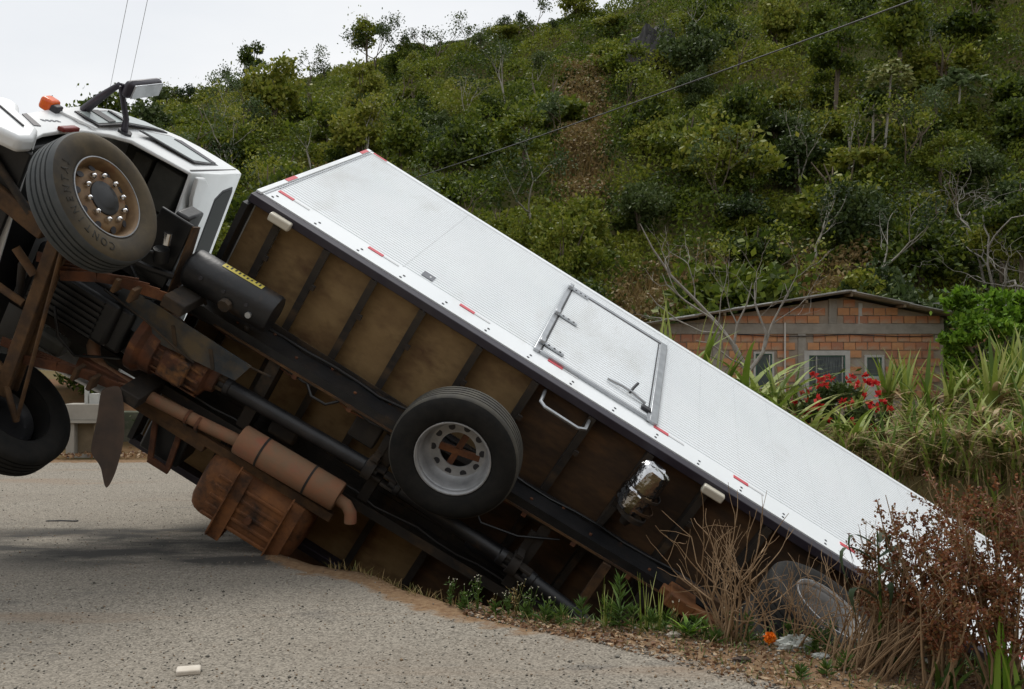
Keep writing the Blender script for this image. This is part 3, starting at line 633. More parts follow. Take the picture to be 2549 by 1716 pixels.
# hanging rubber flap behind the right front wheel (hangs straight down in the world)
Ti = TRK.inverted()
def world_sheet(rows): # rows of world points
    b = MB(); n = len(rows[0]); b.add([Ti @ Vector(p) for r in rows for p in r], [(i*n+j, i*n+j+1, (i+1)*n+j+1, (i+1)*n+j) for i in range(len(rows)-1) for j in range(n-1)]); return b
fp = world_sheet([[(-3.16,8.0,1.36),(-3.10,8.03,1.37),(-3.0,8.05,1.40)],
                  [(-3.17,8.0,1.18),(-3.10,8.06,1.15),(-2.98,8.04,1.20)],
                  [(-3.21,7.98,.98),(-3.10,8.08,.94),(-2.96,8.02,1.00)],
                  [(-3.24,7.98,.86),(-3.13,8.09,.80),(-2.99,8.0,.84)],
                  [(-3.17,8.02,.78),(-3.13,8.07,.66),(-3.03,8.0,.70)],
                  [(-3.16,8.04,.72),(-3.135,8.05,.56),(-3.09,8.02,.60)]])
f_ = fp.build('mud_flap', 'mudflap', truck, smooth=60); q = f_.modifiers.new('s', 'SOLIDIFY'); q.thickness = .01; q = f_.modifiers.new('u', 'SUBSURF'); q.levels = q.render_levels = 2

# ---- cab
def tumble(z): return 1.10-.13*float(ss(.05, 1.05, z))
def cp(x, z, s=1, o=0): y = s*(tumble(z)+o); return (x-.087*(1.1-y), y, z)
PRO = [(.54,.02),(1.05,-.06),(1.16,-.20),(1.25,-.42),(1.30,-.66),(1.30,-.88),(1.27,-1.02),(1.50,-1.0),(1.55,-.80),(1.565,-.4),(1.555,0),(1.50,.35),(1.40,.62),(1.27,.84),(1.12,.97),(.95,1.02),(.72,1.04),(.55,1.04),(.50,1.0),(.49,.5)]
n = len(PRO); b = MB(); vs = []
ROW = [1, .965, -.965, -1]
for k, s in enumerate((1, 1, -1, -1)):
    for x, z in PRO:
        p = Vector(cp(x, z, s))
        vs.append(p)
vs = [Vector(cp(x, z, 1)) for x, z in PRO]+[Vector(cp(x, z, -1)) for x, z in PRO]
fs = []
for i in range(6, n): fs.append((i, (i+1) % n, n+(i+1) % n, n+i))          # front, roof and rear skins; bottom left open
b.add(vs, fs)
# side sheets as triangle fans around centre strips
def strip(s):
    top = [19,18,17,16,15,14,13,12,11,10,9,8,7]; bot = [0,0,0,1,1,2,2,3,3,4,4,5,6]
    out = []
    for a in range(len(top)-1):
        q = [top[a], top[a+1], bot[a+1], bot[a]]
        q = [q[j] for j in range(4) if q[j] != q[j-1]]
        off = 0 if s > 0 else n
        q = [i+off for i in q]
        out.append(tuple(q) if s > 0 else tuple(reversed(q)))
    return out
b.f += strip(1)+strip(-1)
cab = b.build('cab', 'white_paint', truck)
q = cab.modifiers.new('sol', 'SOLIDIFY'); q.thickness = .035; q.offset = -1
q = cab.modifiers.new('bev', 'BEVEL'); q.width = .045; q.segments = 3; q.limit_method = 'ANGLE'; q.angle_limit = math.radians(38)
cab.data.shade_smooth(); cab.data.set_sharp_from_angle(angle=math.radians(48))
def sidepoly(pts, o0, o1, name, m, bevel=0):
    k = len(pts); v0 = [cp(x, z, 1, o0) for x, z in pts]; v1 = [cp(x, z, 1, o1) for x, z in pts]
    return MB().add(v0+v1, [tuple(range(k, 2*k))]+[(i, (i+1) % k, k+(i+1) % k, k+i) for i in range(k)]).build(name, m, cab, bevel=bevel)
def grow(pts, d):
    cx_ = sum(p[0] for p in pts)/len(pts); cz_ = sum(p[1] for p in pts)/len(pts)
    return [(p[0]+d*(1 if p[0] > cx_ else -1), p[1]+d*(1 if p[1] > cz_ else -1)) for p in pts]
W1 = [(1.47,-.19),(1.30,-.17),(1.27,.17),(1.43,.17)]
W2 = [(1.42,.20),(1.27,.20),(1.24,.60),(1.20,.78),(1.33,.66),(1.39,.48)]
W3 = [(1.13,.24),(.68,.32),(.66,.74),(1.04,.78),(1.10,.72)]
for wv in (W1, W2, W3):
    fr_ = sidepoly(grow(wv, .022), .0, .010, 'window_frame', 'ink'); sidepoly(wv, .008, .014, 'window_pane', 'glass')
sidepoly([(1.05,.68),(.665,.66),(.66,.75),(1.03,.79)], .013, .020, 'window_visor', 'dark_rail')
sidepoly([(1.43,.165),(1.27,.165),(1.265,.205),(1.42,.205)], .010, .026, 'window_post', 'ink')
sidepoly([(1.47,-.03),(1.29,-.03),(1.285,.06),(1.455,.06)], .010, .018, 'window_post', 'ink')
sidepoly([(.575,.05),(.56,.05),(.555,1.0),(.57,1.0)], .001, .004, 'door_seam', 'ink')
sidepoly([(1.56,-.42),(1.24,-.30),(1.24,-.27),(1.56,-.385)], .002, .020, 'belt_moulding', 'white_paint', .006)
sidepoly([(1.545,-.80),(1.40,-.86),(1.38,-.80),(1.545,-.745)], .001, .006, 'gap_strip', 'dark_rail')  # darkness of the gap between bumper and panel, painted as a strip
sidepoly([(1.32,-.70),(1.27,-.68),(1.25,-.50),(1.30,-.52)], .004, .035, 'side_marker', 'red_lens', .01)
for i in range(4): sidepoly([(1.46-.012*i,-.70+.045*i),(1.435-.012*i,-.69+.045*i),(1.43-.012*i,-.665+.045*i),(1.455-.012*i,-.675+.045*i)], .001, .004, 'badge', 'sticker_grey')
# rear wall: window, lower corner panel
def rp(y, z, o=0): return (.505-.087*(1.1-y)-o, y, z)
def rearpoly(pts, o0, o1, name, m, bevel=0):
    k = len(pts); return MB().add([rp(y, z, o0) for y, z in pts]+[rp(y, z, o1) for y, z in pts], [tuple(range(k, 2*k))]+[(i, (i+1) % k, k+(i+1) % k, k+i) for i in range(k)]).build(name, m, cab, bevel=bevel)
RW = [(.78,.58),(.84,.70),(.84,.86),(.79,.89),(-.80,.89),(-.86,.86),(-.86,.62),(-.80,.58)]
rearpoly(grow(RW, .02), .0, .014, 'window_frame', 'ink'); rearpoly(RW, .012, .017, 'window_pane', 'glass_dark')
rearpoly([(1.09,.02),(1.06,.18),(.98,.30),(.52,.46),(.60,.22),(.9,.05)], .004, .035, 'corner_panel', 'white_paint', .012)
rearpoly([(1.0,.46),(-1.0,.46),(-1.0,.475),(1.0,.475)], .0, .006, 'pressing_line', 'grey_tape')
# underside of the cab: floor pan, inner wheel arch and fittings
MB().add([cp(.56,.22,1,-.05), cp(1.2,.22,1,-.05), cp(1.2,.22,-1,-.05), cp(.56,.22,-1,-.05)], [(0,1,2,3)]).build('cab_floor', 'cab_inner', cab)
MB().box((.62,.55,-.05), (1.12,.60,.22)).build('inner_fender', 'cab_inner', cab, bevel=.01)
MB().box((.60,.62,.08), (.86,1.0,.20)).box((.90,.70,.10), (1.06,.98,.20)).build('floor_brace', 'cab_inner', cab, bevel=.015)
MB().box((.22,.34,-.48), (.34,.97,-.22)).build('rear_cross_panel', 'black_steel', cab, bevel=.02)
MB().tube([(.27,.84,-.62),(.25,.75,-.62)], .034, 14).build('brake_canister', 'chrome', truck, smooth=40)
MB().tube([(.27,.70,-.62),(.24,.60,-.60)], .06, 14).build('brake_chamber', 'hub_black', truck, smooth=40)
MB().tube([(.62,.52,-.75),(.30,.50,-.62),(.12,.52,-.55)], .03, 8).build('air_hose', 'hub_black', truck, smooth=40)
MB().prism([(.96,-.56),(.93,-.42),(.60,-.34),(.28,-.30),(.24,-.52)], lambda y, z, t: (t-.05*(.95-y), y, z), .15, .138).build('fender_flap', 'brown_beam', truck)
MB().box((.16,.36,-.52), (.44,.95,-.49)).build('fender_top', 'hub_black', truck, bevel=.01)
MB().box((1.26,-1.0,-1.04), (1.48,1.02,-.45)).build('front_apron', 'hub_black', truck, bevel=.02)
MB().box((1.22,-1.05,-1.09), (1.60,1.0,-1.045)).build('front_valance', 'hub_black', truck, bevel=.01)
# bumper
BP = [(1.24,-1.25),(1.22,-1.12),(1.30,-.95),(1.44,-.90),(1.53,-.86),(1.60,-.76),(1.68,-.74),(1.74,-.80),(1.75,-1.16),(1.66,-1.28),(1.4,-1.30)]
bm = MB().prism(BP, lambda x, z, t: (x-.087*(1.1-t), t, z), 1.14, 1.02).build('bumper', 'white_paint', truck, bevel=.035, seg=3)
MB().prism([(1.58,-1.24),(1.56,-.80),(1.68,-.75),(1.74,-.80),(1.75,-1.16),(1.68,-1.27)], lambda x, z, t: (x-.087*(1.1-t), t, z), 1.02, -1.14).build('bumper_bar', 'hub_black', bm, bevel=.02)
MB().bar((1.62,1.146,-.98), (1.36,1.146,-1.06), .012, .012, (0,1,0)).build('bumper_seam', 'ink', truck)
# corner lamp
lp = MB().box((1.50,1.06,-.45), (1.58,1.15,-.36)).build('lamp_base', 'ink', cab, bevel=.012)
MB().box((1.545,1.07,-.455), (1.655,1.17,-.33)).build('turn_signal', 'orange_lens', lp, bevel=.025, seg=3)
# mirror and arms
mr = MB().box((1.18,1.385,-.14), (1.26,1.53,.36)).build('mirror', 'dark_rail', truck, bevel=.045, seg=3)
MB().box((1.168,1.40,-.11), (1.182,1.515,.33)).build('mirror_glass', 'aluminium', mr, bevel=.005)
MB().tube([(1.50,1.10,-.06),(1.40,1.28,-.10),(1.29,1.46,-.12)], [.040,.034,.022], 10).build('mirror_arm', 'dark_rail', mr, smooth=40)
MB().tube([(1.17,1.06,.03),(1.19,1.20,-.0),(1.28,1.46,-.12)], [.030,.024,.022], 10).build('mirror_arm', 'dark_rail', mr, smooth=40)
MB().disc((1.17,1.07,.03), (0,1,0), .055, 12, .03).build('arm_foot', 'ink', mr)
MB().tube([(1.28,1.46,-.12),(1.24,1.46,-.05)], .018, 8).build('mirror_stem', 'dark_rail', mr)
# ================================================================ house of hollow bricks behind the garden (front wall at Y = 26)
HY = 26.0
mat('mortar', (.36,.30,.235), (.27,.225,.175), rough=.95, scale=3, c3=(.36,.33,.29), s3=1.5)
mat('brick_a', (.52,.235,.115), (.42,.175,.085), rough=.9, scale=6, c3=(.42,.33,.235), s3=2.2, f3=(.46,.66), coords='Object')
mat('brick_b', (.57,.30,.145), (.47,.225,.105), rough=.9, scale=6, c3=(.34,.27,.2), s3=2.4, f3=(.55,.75))
mat('brick_c', (.41,.19,.11), (.34,.155,.09), rough=.9, scale=5, c3=(.40,.30,.22), s3=3, f3=(.5,.7))
mat('concrete', (.34,.315,.27), (.26,.24,.205), rough=.95, scale=3, c3=(.19,.18,.155), s3=2, f3=(.55,.75), bump=.2, bscale=20)
mat('plaster', (.50,.50,.47), (.40,.40,.37), rough=.9, scale=4, c3=(.25,.25,.22), s3=3, f3=(.58,.75))
mat('roof_sheet', (.40,.40,.385), (.26,.26,.245), rough=.9, scale=1.6, c3=(.15,.145,.11), s3=1.2, f3=(.5,.7))
mat('timber', (.20,.15,.09), (.13,.10,.06), rough=.85, scale=5)
mat('green_frame', (.06,.16,.12), (.04,.11,.085), rough=.6, scale=5)
mat('pane', (.05,.07,.07), (.09,.11,.11), rough=.15, scale=2, spec=.5)
mat('curtain', (.13,.15,.15), (.03,.04,.045), rough=.9, scale=6, mapping=(6, 1, .6))
mat('white_pvc', (.62,.61,.57), rough=.5)
house = empty('brick_house', (7.2, HY, -.6), label='low unplastered orange brick house with grey sheet gable roof', cat='house')
def hl(x, y, z): return (x-7.2, y-HY, z+.6)        # world -> house local
def hbox(x0, x1, z0, z1, y0, y1): return MB().box(hl(x0, y0, z0), hl(x1, y1, z1))
PX, PZ = 8.28, 2.93
def rooftop(x): return PZ-(PX-x)*.153 if x < PX else PZ-(x-PX)*.205
wall = MB().prism([(2.9-7.2, 0), (10.75-7.2, 0), (10.75-7.2, rooftop(10.75)+.53), (PX-7.2, PZ+.53), (2.9-7.2, rooftop(2.9)+.53)], lambda x, z, t: (x, t, z), .02, .16).build('wall', 'mortar', house)
MB().prism([(2.9-7.2, 0), (10.75-7.2, 0), (10.75-7.2, 2.3), (2.9-7.2, 2.2)], lambda x, z, t: (x, t, z), 4.8, 4.95).build('wall', 'mortar', house)
for x in (2.9, 10.6): MB().box(hl(x, HY+.16, -.6), hl(x+.15, HY+4.8, 1.75)).build('wall', 'mortar', house)
BEAM0, BEAM1 = 1.95, 2.21
wins = [(7.39,8.29,.30,1.42,.12), (8.83,9.20,.90,1.37,.06), (6.06,6.47,.62,1.46,.05)]
cols = [(7.12,7.31,-.6,BEAM0), (7.88,8.08,BEAM1,PZ-.1), (5.0,5.18,-.6,BEAM0)]
MB().box(hl(2.9, HY-.018, BEAM0), hl(10.75, HY+.03, BEAM1)).build('ring_beam', 'concrete', house, bevel=.01)
for x0, x1, z0, z1 in cols: MB().box(hl(x0, HY-.016, z0), hl(x1, HY+.03, z1)).build('concrete_column', 'concrete', house, bevel=.008)
brk = []
for m_ in ('brick_a', 'brick_b', 'brick_c'):
    o = MB().box((-.143,-.012,-.092), (.143,.06,.092)).build('brick', m_, wall); brk.append(o.data); bpy.data.objects.remove(o)
nb = 0
z = .25; row = 0
while z < 2.85 and nb < 330:
    if BEAM0-.10 < z+.0 < BEAM1+.10 and not (z+.09 < BEAM0 or z-.09 > BEAM1): z = BEAM1+.10; 
    x = 3.15+(.15 if row % 2 else 0)
    while x < 10.6:
        ok = rooftop(x-.14) > z+.13 and rooftop(x+.14) > z+.13
        for a, b_, c, d, e in wins:
            if a-e-.12 < x < b_+e+.12 and c-e-.08 < z < d+e+.07: ok = False
        for a, b_, c, d in cols:
            if a-.12 < x < b_+.12 and c < z < d: ok = False
        if ok and x > 3.9 and not (z < .4 and x > 8.3):
            nb += 1
            k = int(rng.choice(3, p=[.45,.33,.22]))
            inst('brick', brk[k], wall, hl(x+rng.uniform(-.006,.006), HY+rng.uniform(-.006,.006), z+rng.uniform(-.004,.004)), (0, 0, rng.uniform(-.015,.015)), (rng.uniform(.96,1.0), 1, rng.uniform(.95,1.0)))
        x += .30
    z += .20; row += 1
for a, b_, c, d, e in wins:
    wn = MB().box(hl(a-e, HY-.03, c-e), hl(a, HY+.03, d+e)).box(hl(b_, HY-.03, c-e), hl(b_+e, HY+.03, d+e)).box(hl(a, HY-.03, d), hl(b_, HY+.03, d+e)).box(hl(a, HY-.04, c-e), hl(b_, HY+.03, c)).build('window', 'plaster', house)
    f = .028
    MB().box(hl(a, HY-.008, c), hl(a+f, HY+.02, d)).box(hl(b_-f, HY-.008, c), hl(b_, HY+.02, d)).box(hl(a+f, HY-.008, d-f), hl(b_-f, HY+.02, d)).box(hl(a+f, HY-.008, c), hl(b_-f, HY+.02, c+f)).build('frame', 'green_frame', wn)
    MB().box(hl(a+f, HY+.004, c+f), hl(b_-f, HY+.012, d-f)).build('pane', 'curtain' if b_-a > .8 else 'pane', wn)
    if b_-a > .8:
        MB().box(hl(a+.17, HY-.022, c+f), hl(a+.20, HY+.003, d-f)).build('mullion', 'aluminium', wn); MB().box(hl(b_-.085, HY-.022, c+f), hl(b_-.055, HY+.003, d-f)).build('mullion', 'aluminium', wn)
    else: MB().box(hl(b_-.075, HY-.022, c+f), hl(b_-.05, HY+.003, d-f)).build('mullion', 'plaster', wn)
# roof: corrugated fibre-cement sheets, overhanging the gable
rf = MB().bar(hl(PX, HY-.5, PZ+.08), hl(PX, HY+5, PZ+.08), .26, .035).build('roof', 'roof_sheet', house)
def sheet(x0, x1, y0, y1, lift):
    nx = 13; b = MB(); vs = []
    for yk in range(25):
        y = y0+(y1-y0)*yk/24
        for t in range(2):
            x = (x0, x1)[t]; vs.append(hl(x, y, rooftop(x)+.045+lift+.022*math.cos(yk*PI)))
    lo = [(p[0], p[1], p[2]-.022) for p in vs]; n_ = len(vs)
    fs = [(2*i, 2*i+1, 2*i+3, 2*i+2) for i in range(24)]+[(n_+2*i+2, n_+2*i+3, n_+2*i+1, n_+2*i) for i in range(24)]
    fs += [(0, n_, n_+1, 1)]+[(2*i, 2*i+2, n_+2*i+2, n_+2*i) for i in range(24)]+[(2*i+3, 2*i+1, n_+2*i+1, n_+2*i+3) for i in range(24)]
    return b.add(vs+lo, fs)
for x0, x1, l_ in ((2.55,4.55,0),(4.45,6.45,.016),(6.35,PX,.032),(11.2,9.7,0),(9.8,PX,.016)):
    for y0, y1 in ((HY-.55,HY+1.4),(HY+1.35,HY+3.2),(HY+3.15,HY+5.1)): sheet(x0, x1, y0, y1, l_+(y0-HY)*.003).build('roof_sheet', 'roof_sheet', rf)
for x in (3.0, 5.2, 7.2, 8.3, 9.6, 10.9): MB().box(hl(x-.03, HY-.5, rooftop(x)-.06), hl(x+.03, HY+4.9, rooftop(x)+.012)).build('purlin', 'timber', rf)
MB().tube([hl(6.78,HY-.06,-.3), hl(6.78,HY-.06,2.23)], .022, 8).build('drain_pipe', 'white_pvc', house)
MB().tube([hl(5.6+.35*k, HY-.045, 1.945-.05*math.sin(PI*((k % 8)/8))) for k in range(15)], .012, 6).build('wall_cable', 'ink', house)
MB().box(hl(8.78, HY-.022, .2), hl(9.28, HY+.02, .84)).build('plaster_patch', 'plaster', house)
MB().box(hl(8.62, HY-.016, 2.0), hl(8.72, HY-.008, 2.72)).build('mortar_streak', 'plaster', house)
# neighbouring shed behind
shed = empty('shed', (12.2, 31, -.4), label='small shed with pale beam and sheet roof behind the brick house', cat='shed')
MB().box((-1.9,0,0), (2.4,2.2,2.9)).build('wall', 'brick_c', shed); MB().box((-2.1,-.4,3.22), (2.6,2.5,3.32)).build('roof', 'roof_sheet', shed)
MB().box((-2.0,-.3,3.0), (2.5,-.15,3.2)).build('eave_beam', 'timber', shed); MB().box((-1.9,-.02,2.9), (2.4,2.2,3.2)).build('wall_plate', 'timber', shed)

# ================================================================ vegetation
HILLC = [(.026,.046,.007),(.066,.100,.010),(.125,.162,.016),(.195,.218,.024),(.275,.27,.045)]
leafmat('leaf_hill', HILLC, objw=.55, transl=.35)
leafmat('leaf_under', HILLC, objw=.62, attr='tone', transl=.35)
leafmat('leaf_dark', [(.018,.034,.010),(.040,.066,.015),(.065,.095,.022),(.095,.125,.035)], objw=.5)
leafmat('leaf_pale', [(.055,.09,.028),(.09,.13,.045),(.125,.165,.065)], objw=.3, transl=.35)
leafmat('leaf_bright', [(.06,.13,.008),(.12,.24,.015),(.19,.34,.03),(.26,.40,.05)], objw=.2, transl=.35)
leafmat('leaf_dry', [(.12,.075,.028),(.20,.135,.05),(.27,.19,.08),(.14,.14,.035)], objw=.3)
leafmat('blade_green', [(.075,.13,.016),(.15,.215,.03),(.25,.31,.06),(.38,.40,.14)], objw=.25, transl=.3)
leafmat('blade_dry', [(.24,.15,.06),(.36,.25,.12),(.44,.34,.19),(.30,.22,.09)], objw=.2)
leafmat('petal_red', [(.42,.015,.02),(.60,.03,.03),(.70,.06,.05)], objw=.1)
leafmat('dock_red', [(.12,.035,.018),(.19,.065,.028),(.27,.11,.045),(.15,.10,.03)], objw=.15)
leafmat('weed_green', [(.035,.075,.014),(.07,.13,.022),(.12,.19,.035)], objw=.4)
leafmat('weed_grey', [(.05,.08,.04),(.09,.13,.07)], objw=.3)
mat('bark', (.16,.125,.085), (.09,.07,.05), rough=.9, scale=12, mapping=(1,1,.2))
mat('bark_pale', (.36,.34,.29), (.24,.22,.18), rough=.9, scale=10, mapping=(1,1,.2))
mat('twig_dry', (.30,.20,.11), (.20,.125,.065), rough=.9, scale=9)
mat('twig_grey', (.30,.28,.245), (.19,.175,.15), rough=.9, scale=9)

def crown(n, R, clumps, ln, flat=.8, up=.3, hollow=.35):
    """leaf positions: clumps scattered through an ellipsoid"""
    C = rng.normal(size=(clumps, 3)); C = unit(C)*(rng.uniform(hollow, 1, size=(clumps, 1))**.6); C[:, 2] = C[:, 2]*flat
    C *= np.array(R)*.72; sz = rng.uniform(.22, .42, size=clumps)*min(R)
    k = rng.integers(0, clumps, n); D = unit(rng.normal(size=(n, 3)))*rng.uniform(.3, 1, size=(n, 1))**.5
    el = rng.uniform(.55, 1.6, size=(clumps, 3)); P = C[k]+D*sz[k][:, None]*np.array([1.15, 1.15, .8])*el[k]
    stray = rng.random(n) < .14; P[stray] += unit(P[stray]+np.array([0, 0, .25]))*rng.exponential(.16, size=(stray.sum(), 1))*min(R); A = unit(D*.7+rng.normal(size=(n, 3))*.7+np.array([0, 0, up]))
    l_ = ln*rng.uniform(.6, 1.3, n); return leaves(P, A, l_, l_*.55)
def shrub_mesh(name, n, R, clumps, ln, m, lift, **k):
    V, F = crown(n, R, clumps, ln, **k); V[:, 2] += lift; return npmesh(name, V, F, m)
def stems_mesh(name, h, r, spread, cnt, m='bark', n=6):
    b = MB()
    for i in range(cnt):
        a = rng.uniform(0, 2*PI); s = spread*rng.uniform(.3, 1)
        b.tube([(0, 0, -.3), (s*.25*math.cos(a), s*.25*math.sin(a), h*.4), (s*.6*math.cos(a+.3), s*.6*math.sin(a+.3), h*.75), (s*math.cos(a), s*math.sin(a), h)], [r, r*.8, r*.5, r*.2], n)
    o = b.build(name, m); me_ = o.data; bpy.data.objects.remove(o); return me_
SH = []     # (crown mesh, stem mesh, label, category, group)
for i, R_ in enumerate(((1.25,1.25,1.0),(1.6,1.1,.8),(.95,1.1,1.45),(1.45,1.3,1.15),(1.1,1.5,.75))): SH.append((shrub_mesh('foliage', 3900, R_, 11+4*i, .165, 'leaf_hill', R_[2]*1.05, hollow=.15), stems_mesh('stem', 1.7, .05, .7, 4), 0))
for i in range(2): SH.append((shrub_mesh('foliage', 3600, (1.2,1.2,1.15), 20, .16, 'leaf_dark', 1.25), stems_mesh('stem', 1.6, .06, .6, 4), 1))
for i in range(2): SH.append((shrub_mesh('foliage', 2800, (.95,.95,1.7), 22, .16, 'leaf_hill', 2.4, hollow=.2), stems_mesh('stem', 3.4, .06, .4, 2), 2))
SH.append((shrub_mesh('foliage', 2200, (1.2,1.2,.9), 16, .16, 'leaf_pale', 1.1), stems_mesh('stem', 1.4, .04, .6, 4, 'bark_pale'), 3))
SH.append((shrub_mesh('foliage', 1700, (1.2,1.2,.85), 22, .17, 'leaf_dry', .9, up=.8), stems_mesh('stem', 1.4, .03, .7, 5, 'twig_dry'), 4))
SLAB = ['rounded mid green shrub growing on the steep hillside', 'dense blackish green shrub on the steep hillside', 'tall narrow green young tree on the steep hillside',
        'pale silvery green shrub among darker hillside shrubs', 'dry brown leafy shrub on the lower hillside']
SNAME = ['hillside_shrub', 'dark_shrub', 'young_tree', 'silvery_shrub', 'dry_shrub']; SCAT = ['shrub', 'shrub', 'tree', 'shrub', 'shrub']
def put_shrub(i, x, y, sc, rz=None, label=None, name=None, group=None, sink=.15, z=None):
    cm, sm, kd = SH[i]
    e = empty(name or SNAME[kd], (x, y, float(gz(x, y) if z is None else z)-sink*sc), rng.uniform(0, 2*PI) if rz is None else rz, (sc*rng.uniform(.9,1.15), sc*rng.uniform(.9,1.15), sc*rng.uniform(.85,1.2)),
        label=label or SLAB[kd], cat=SCAT[kd], group=group or SNAME[kd].replace('_', ' ')+'s on the hill')
    inst('foliage', cm, e); inst('stem', sm, e); return e
MARK = [((7.6,57.5),'by the grey rock outcrop'),((15.8,44.5),'by the pale-trunked umbrella tree'),((3.3,50),'beside the brown grass strip'),((7,34),'just above the brick house roof'),((16.4,35.6),'by the tangled bare tree'),
        ((-16,66),'on the left end of the ridge'),((-4,67),'on the middle of the ridge'),((-12,50),'on the slope above the truck cab'),((-3,36),'just above the truck box'),((-3,48),'midway up the slope above the truck box'),((9,44),'under the black cable'),((20,50),'high on the slope above the bright tree'),((25,66),'near the top of the slope'),((20.2,47.5),'by the flat whitish umbrella tree')]
def where(x, y): return min(MARK, key=lambda m_: math.hypot(m_[0][0]-x, m_[0][1]-y))[1]
LOOK = ['rounded green shrub', 'dense blackish green shrub', 'tall narrow young tree', 'pale silvery shrub', 'dry brown shrub']
def drygrass(x, y):   # brown strip of grass up the slope, and the dry skirt above the house
    u = 1274.5+2600*x/y
    a = np.exp(-((u-1445)/70)**2)*ss(40, 46, y)*(1-ss(58, 64, y)); b_ = ss(1480, 1600, u)*(1-ss(2120, 2230, u))*(1-ss(36.5, 40, y))
    return max(float(a), float(b_))
cand = []
yy = 32.0
while yy < 73:
    st = 1.75+.035*(yy-32); xx = -.42*yy
    while xx < .53*yy:
        x_, y_ = xx+rng.uniform(-.8,.8)*st, yy+rng.uniform(-.6,.6)*st; cand.append((x_, y_)); xx += st
    yy += st*1.25
rng.shuffle(cand); cnt = 0
for x_, y_ in cand:
    dg = drygrass(x_, y_)
    sc = .55+.95*rng.random()**1.4+(.45 if rng.random() < .12 else 0)
    rr = rng.random()
    if dg > .45 and rr < .75:
        continue
    if y_ > 63: sc *= .75
    if cnt < 285:
        i = rng.choice(len(SH), p=[.13,.13,.13,.13,.13,.09,.09,.055,.055,.03,.03])
        if y_ > 60 and i in (5, 6): i = 0
        put_shrub(int(i), x_, y_, sc, label=('small ' if sc < .8 else 'large ' if sc > 1.15 else '')+LOOK[SH[int(i)][2]]+' '+where(x_, y_)+' on the hillside'); cnt += 1
# undergrowth: a continuous bushy canopy over the slope, one mass
CS = 2.1
def dome(x, y):
    ix, iy = np.floor(x/CS), np.floor(y/CS); h = np.zeros_like(x); tone = np.full_like(x, .5)
    for dx in (-1, 0, 1):
        for dy in (-1, 0, 1):
            jx, jy = ix+dx, iy+dy; px_ = (jx+.15+.7*_h(jx, jy))*CS; py_ = (jy+.15+.7*_h(jx+31, jy+7))*CS; rr = CS*(.55+.45*_h(jx+5, jy+51))
            d2 = ((x-px_)**2+(y-py_)**2)/rr**2; hh = np.sqrt(np.clip(1-d2, 0, 1))*(.45+1.25*_h(jx+77, jy+13)**1.3)
            m_ = hh > h; h = np.where(m_, hh, h); tone = np.where(m_, _h(jx+3, jy+19), tone)
    return h, tone
NU = 430000
Y_ = 31+43*rng.random(NU)**.85; X_ = rng.uniform(-.43, .54, NU)*Y_; hh, tone = dome(X_, Y_)
ridge = 1.15-.35*ss(63, 68, Y_); zf = rng.random(NU)**.45
P = np.column_stack([X_, Y_, gz(X_, Y_)+.12+hh*ridge*zf]); A = unit(rng.normal(size=(NU, 3))*.8+np.array([0, -.35, .45])); l_ = rng.uniform(.09, .24, NU)
u_ = 1274.5+2600*X_/Y_
dryf = np.maximum(np.exp(-((u_-1445)/75)**2)*ss(38, 46, Y_)*(1-ss(58, 64, Y_)), ss(1450, 1600, u_)*(1-ss(2120, 2260, u_))*(1-ss(36.5, 41, Y_)))+.5*(fbm(X_*.22, Y_*.22)+.05)
mi = (dryf > rng.uniform(.25, .85, NU)).astype(np.int32)
V, F = leaves(P, A, l_, l_*.55); me = npmesh('hillside_undergrowth', V, F, ['leaf_under', 'leaf_dry'], mi)
tn = np.clip(.62*tone+.75*(fbm(X_*.07+4, Y_*.07)+.32)-.16*ss(1700, 2300, u_), 0, 1).repeat(4)  # tone drops to the right: shade on the hillside put into leaf colour
me.attributes.new('tone', 'FLOAT', 'POINT').data.foreach_set('value', tn.astype(np.float32))
tag(inst('hillside_undergrowth', me), 'dense tangle of green and brown undergrowth covering the hill', 'undergrowth', kind='stuff')
# dry grass blades on the brown strips
def blades(P, H, Wd, lean, droop=.5, seg=4):
    n = len(P); a = rng.uniform(0, 2*PI, n); D = np.stack([np.cos(a), np.sin(a), np.zeros(n)], 1); Sd = np.stack([-np.sin(a), np.cos(a), np.zeros(n)], 1)
    H = np.broadcast_to(H, (n,)); Wd = np.broadcast_to(Wd, (n,)); lean = np.broadcast_to(lean, (n,)); Vs = []
    for k in range(seg+1):
        t = k/seg; w_ = Wd*(1-t**1.6)*.5+.0008
        c = P+D*(lean*H*t**(1+droop))[:, None]; c = c+np.array([0, 0, 1])*(H*(t-droop*lean*.55*t*t))[:, None]
        Vs += [c-Sd*w_[:, None], c+Sd*w_[:, None]]
    V = np.stack(Vs, 1).reshape(-1, 3); m_ = 2*(seg+1); base = np.arange(n)[:, None]*m_
    F = np.concatenate([base+np.array([[2*k, 2*k+1, 2*k+3, 2*k+2]]) for k in range(seg)], 1).reshape(-1, 4); return V, F
pts = []
while len(pts) < 9000:
    y_ = rng.uniform(31.5, 62); x_ = rng.uniform(-.1, .5)*y_
    if drygrass(x_, y_) > rng.uniform(.2, .9): pts.append((x_, y_))
pts = np.array(pts); P = np.column_stack([pts, gz(pts[:, 0], pts[:, 1])-.05])
V, F = blades(P, rng.uniform(.5, 1.1, len(P)), .06, rng.uniform(.2, .7, len(P)), seg=2)
tag(inst('dry_grass', npmesh('dry_grass', V, F, 'leaf_dry')), 'brown dry grass on the open strips of the hillside', 'grass', kind='stuff')

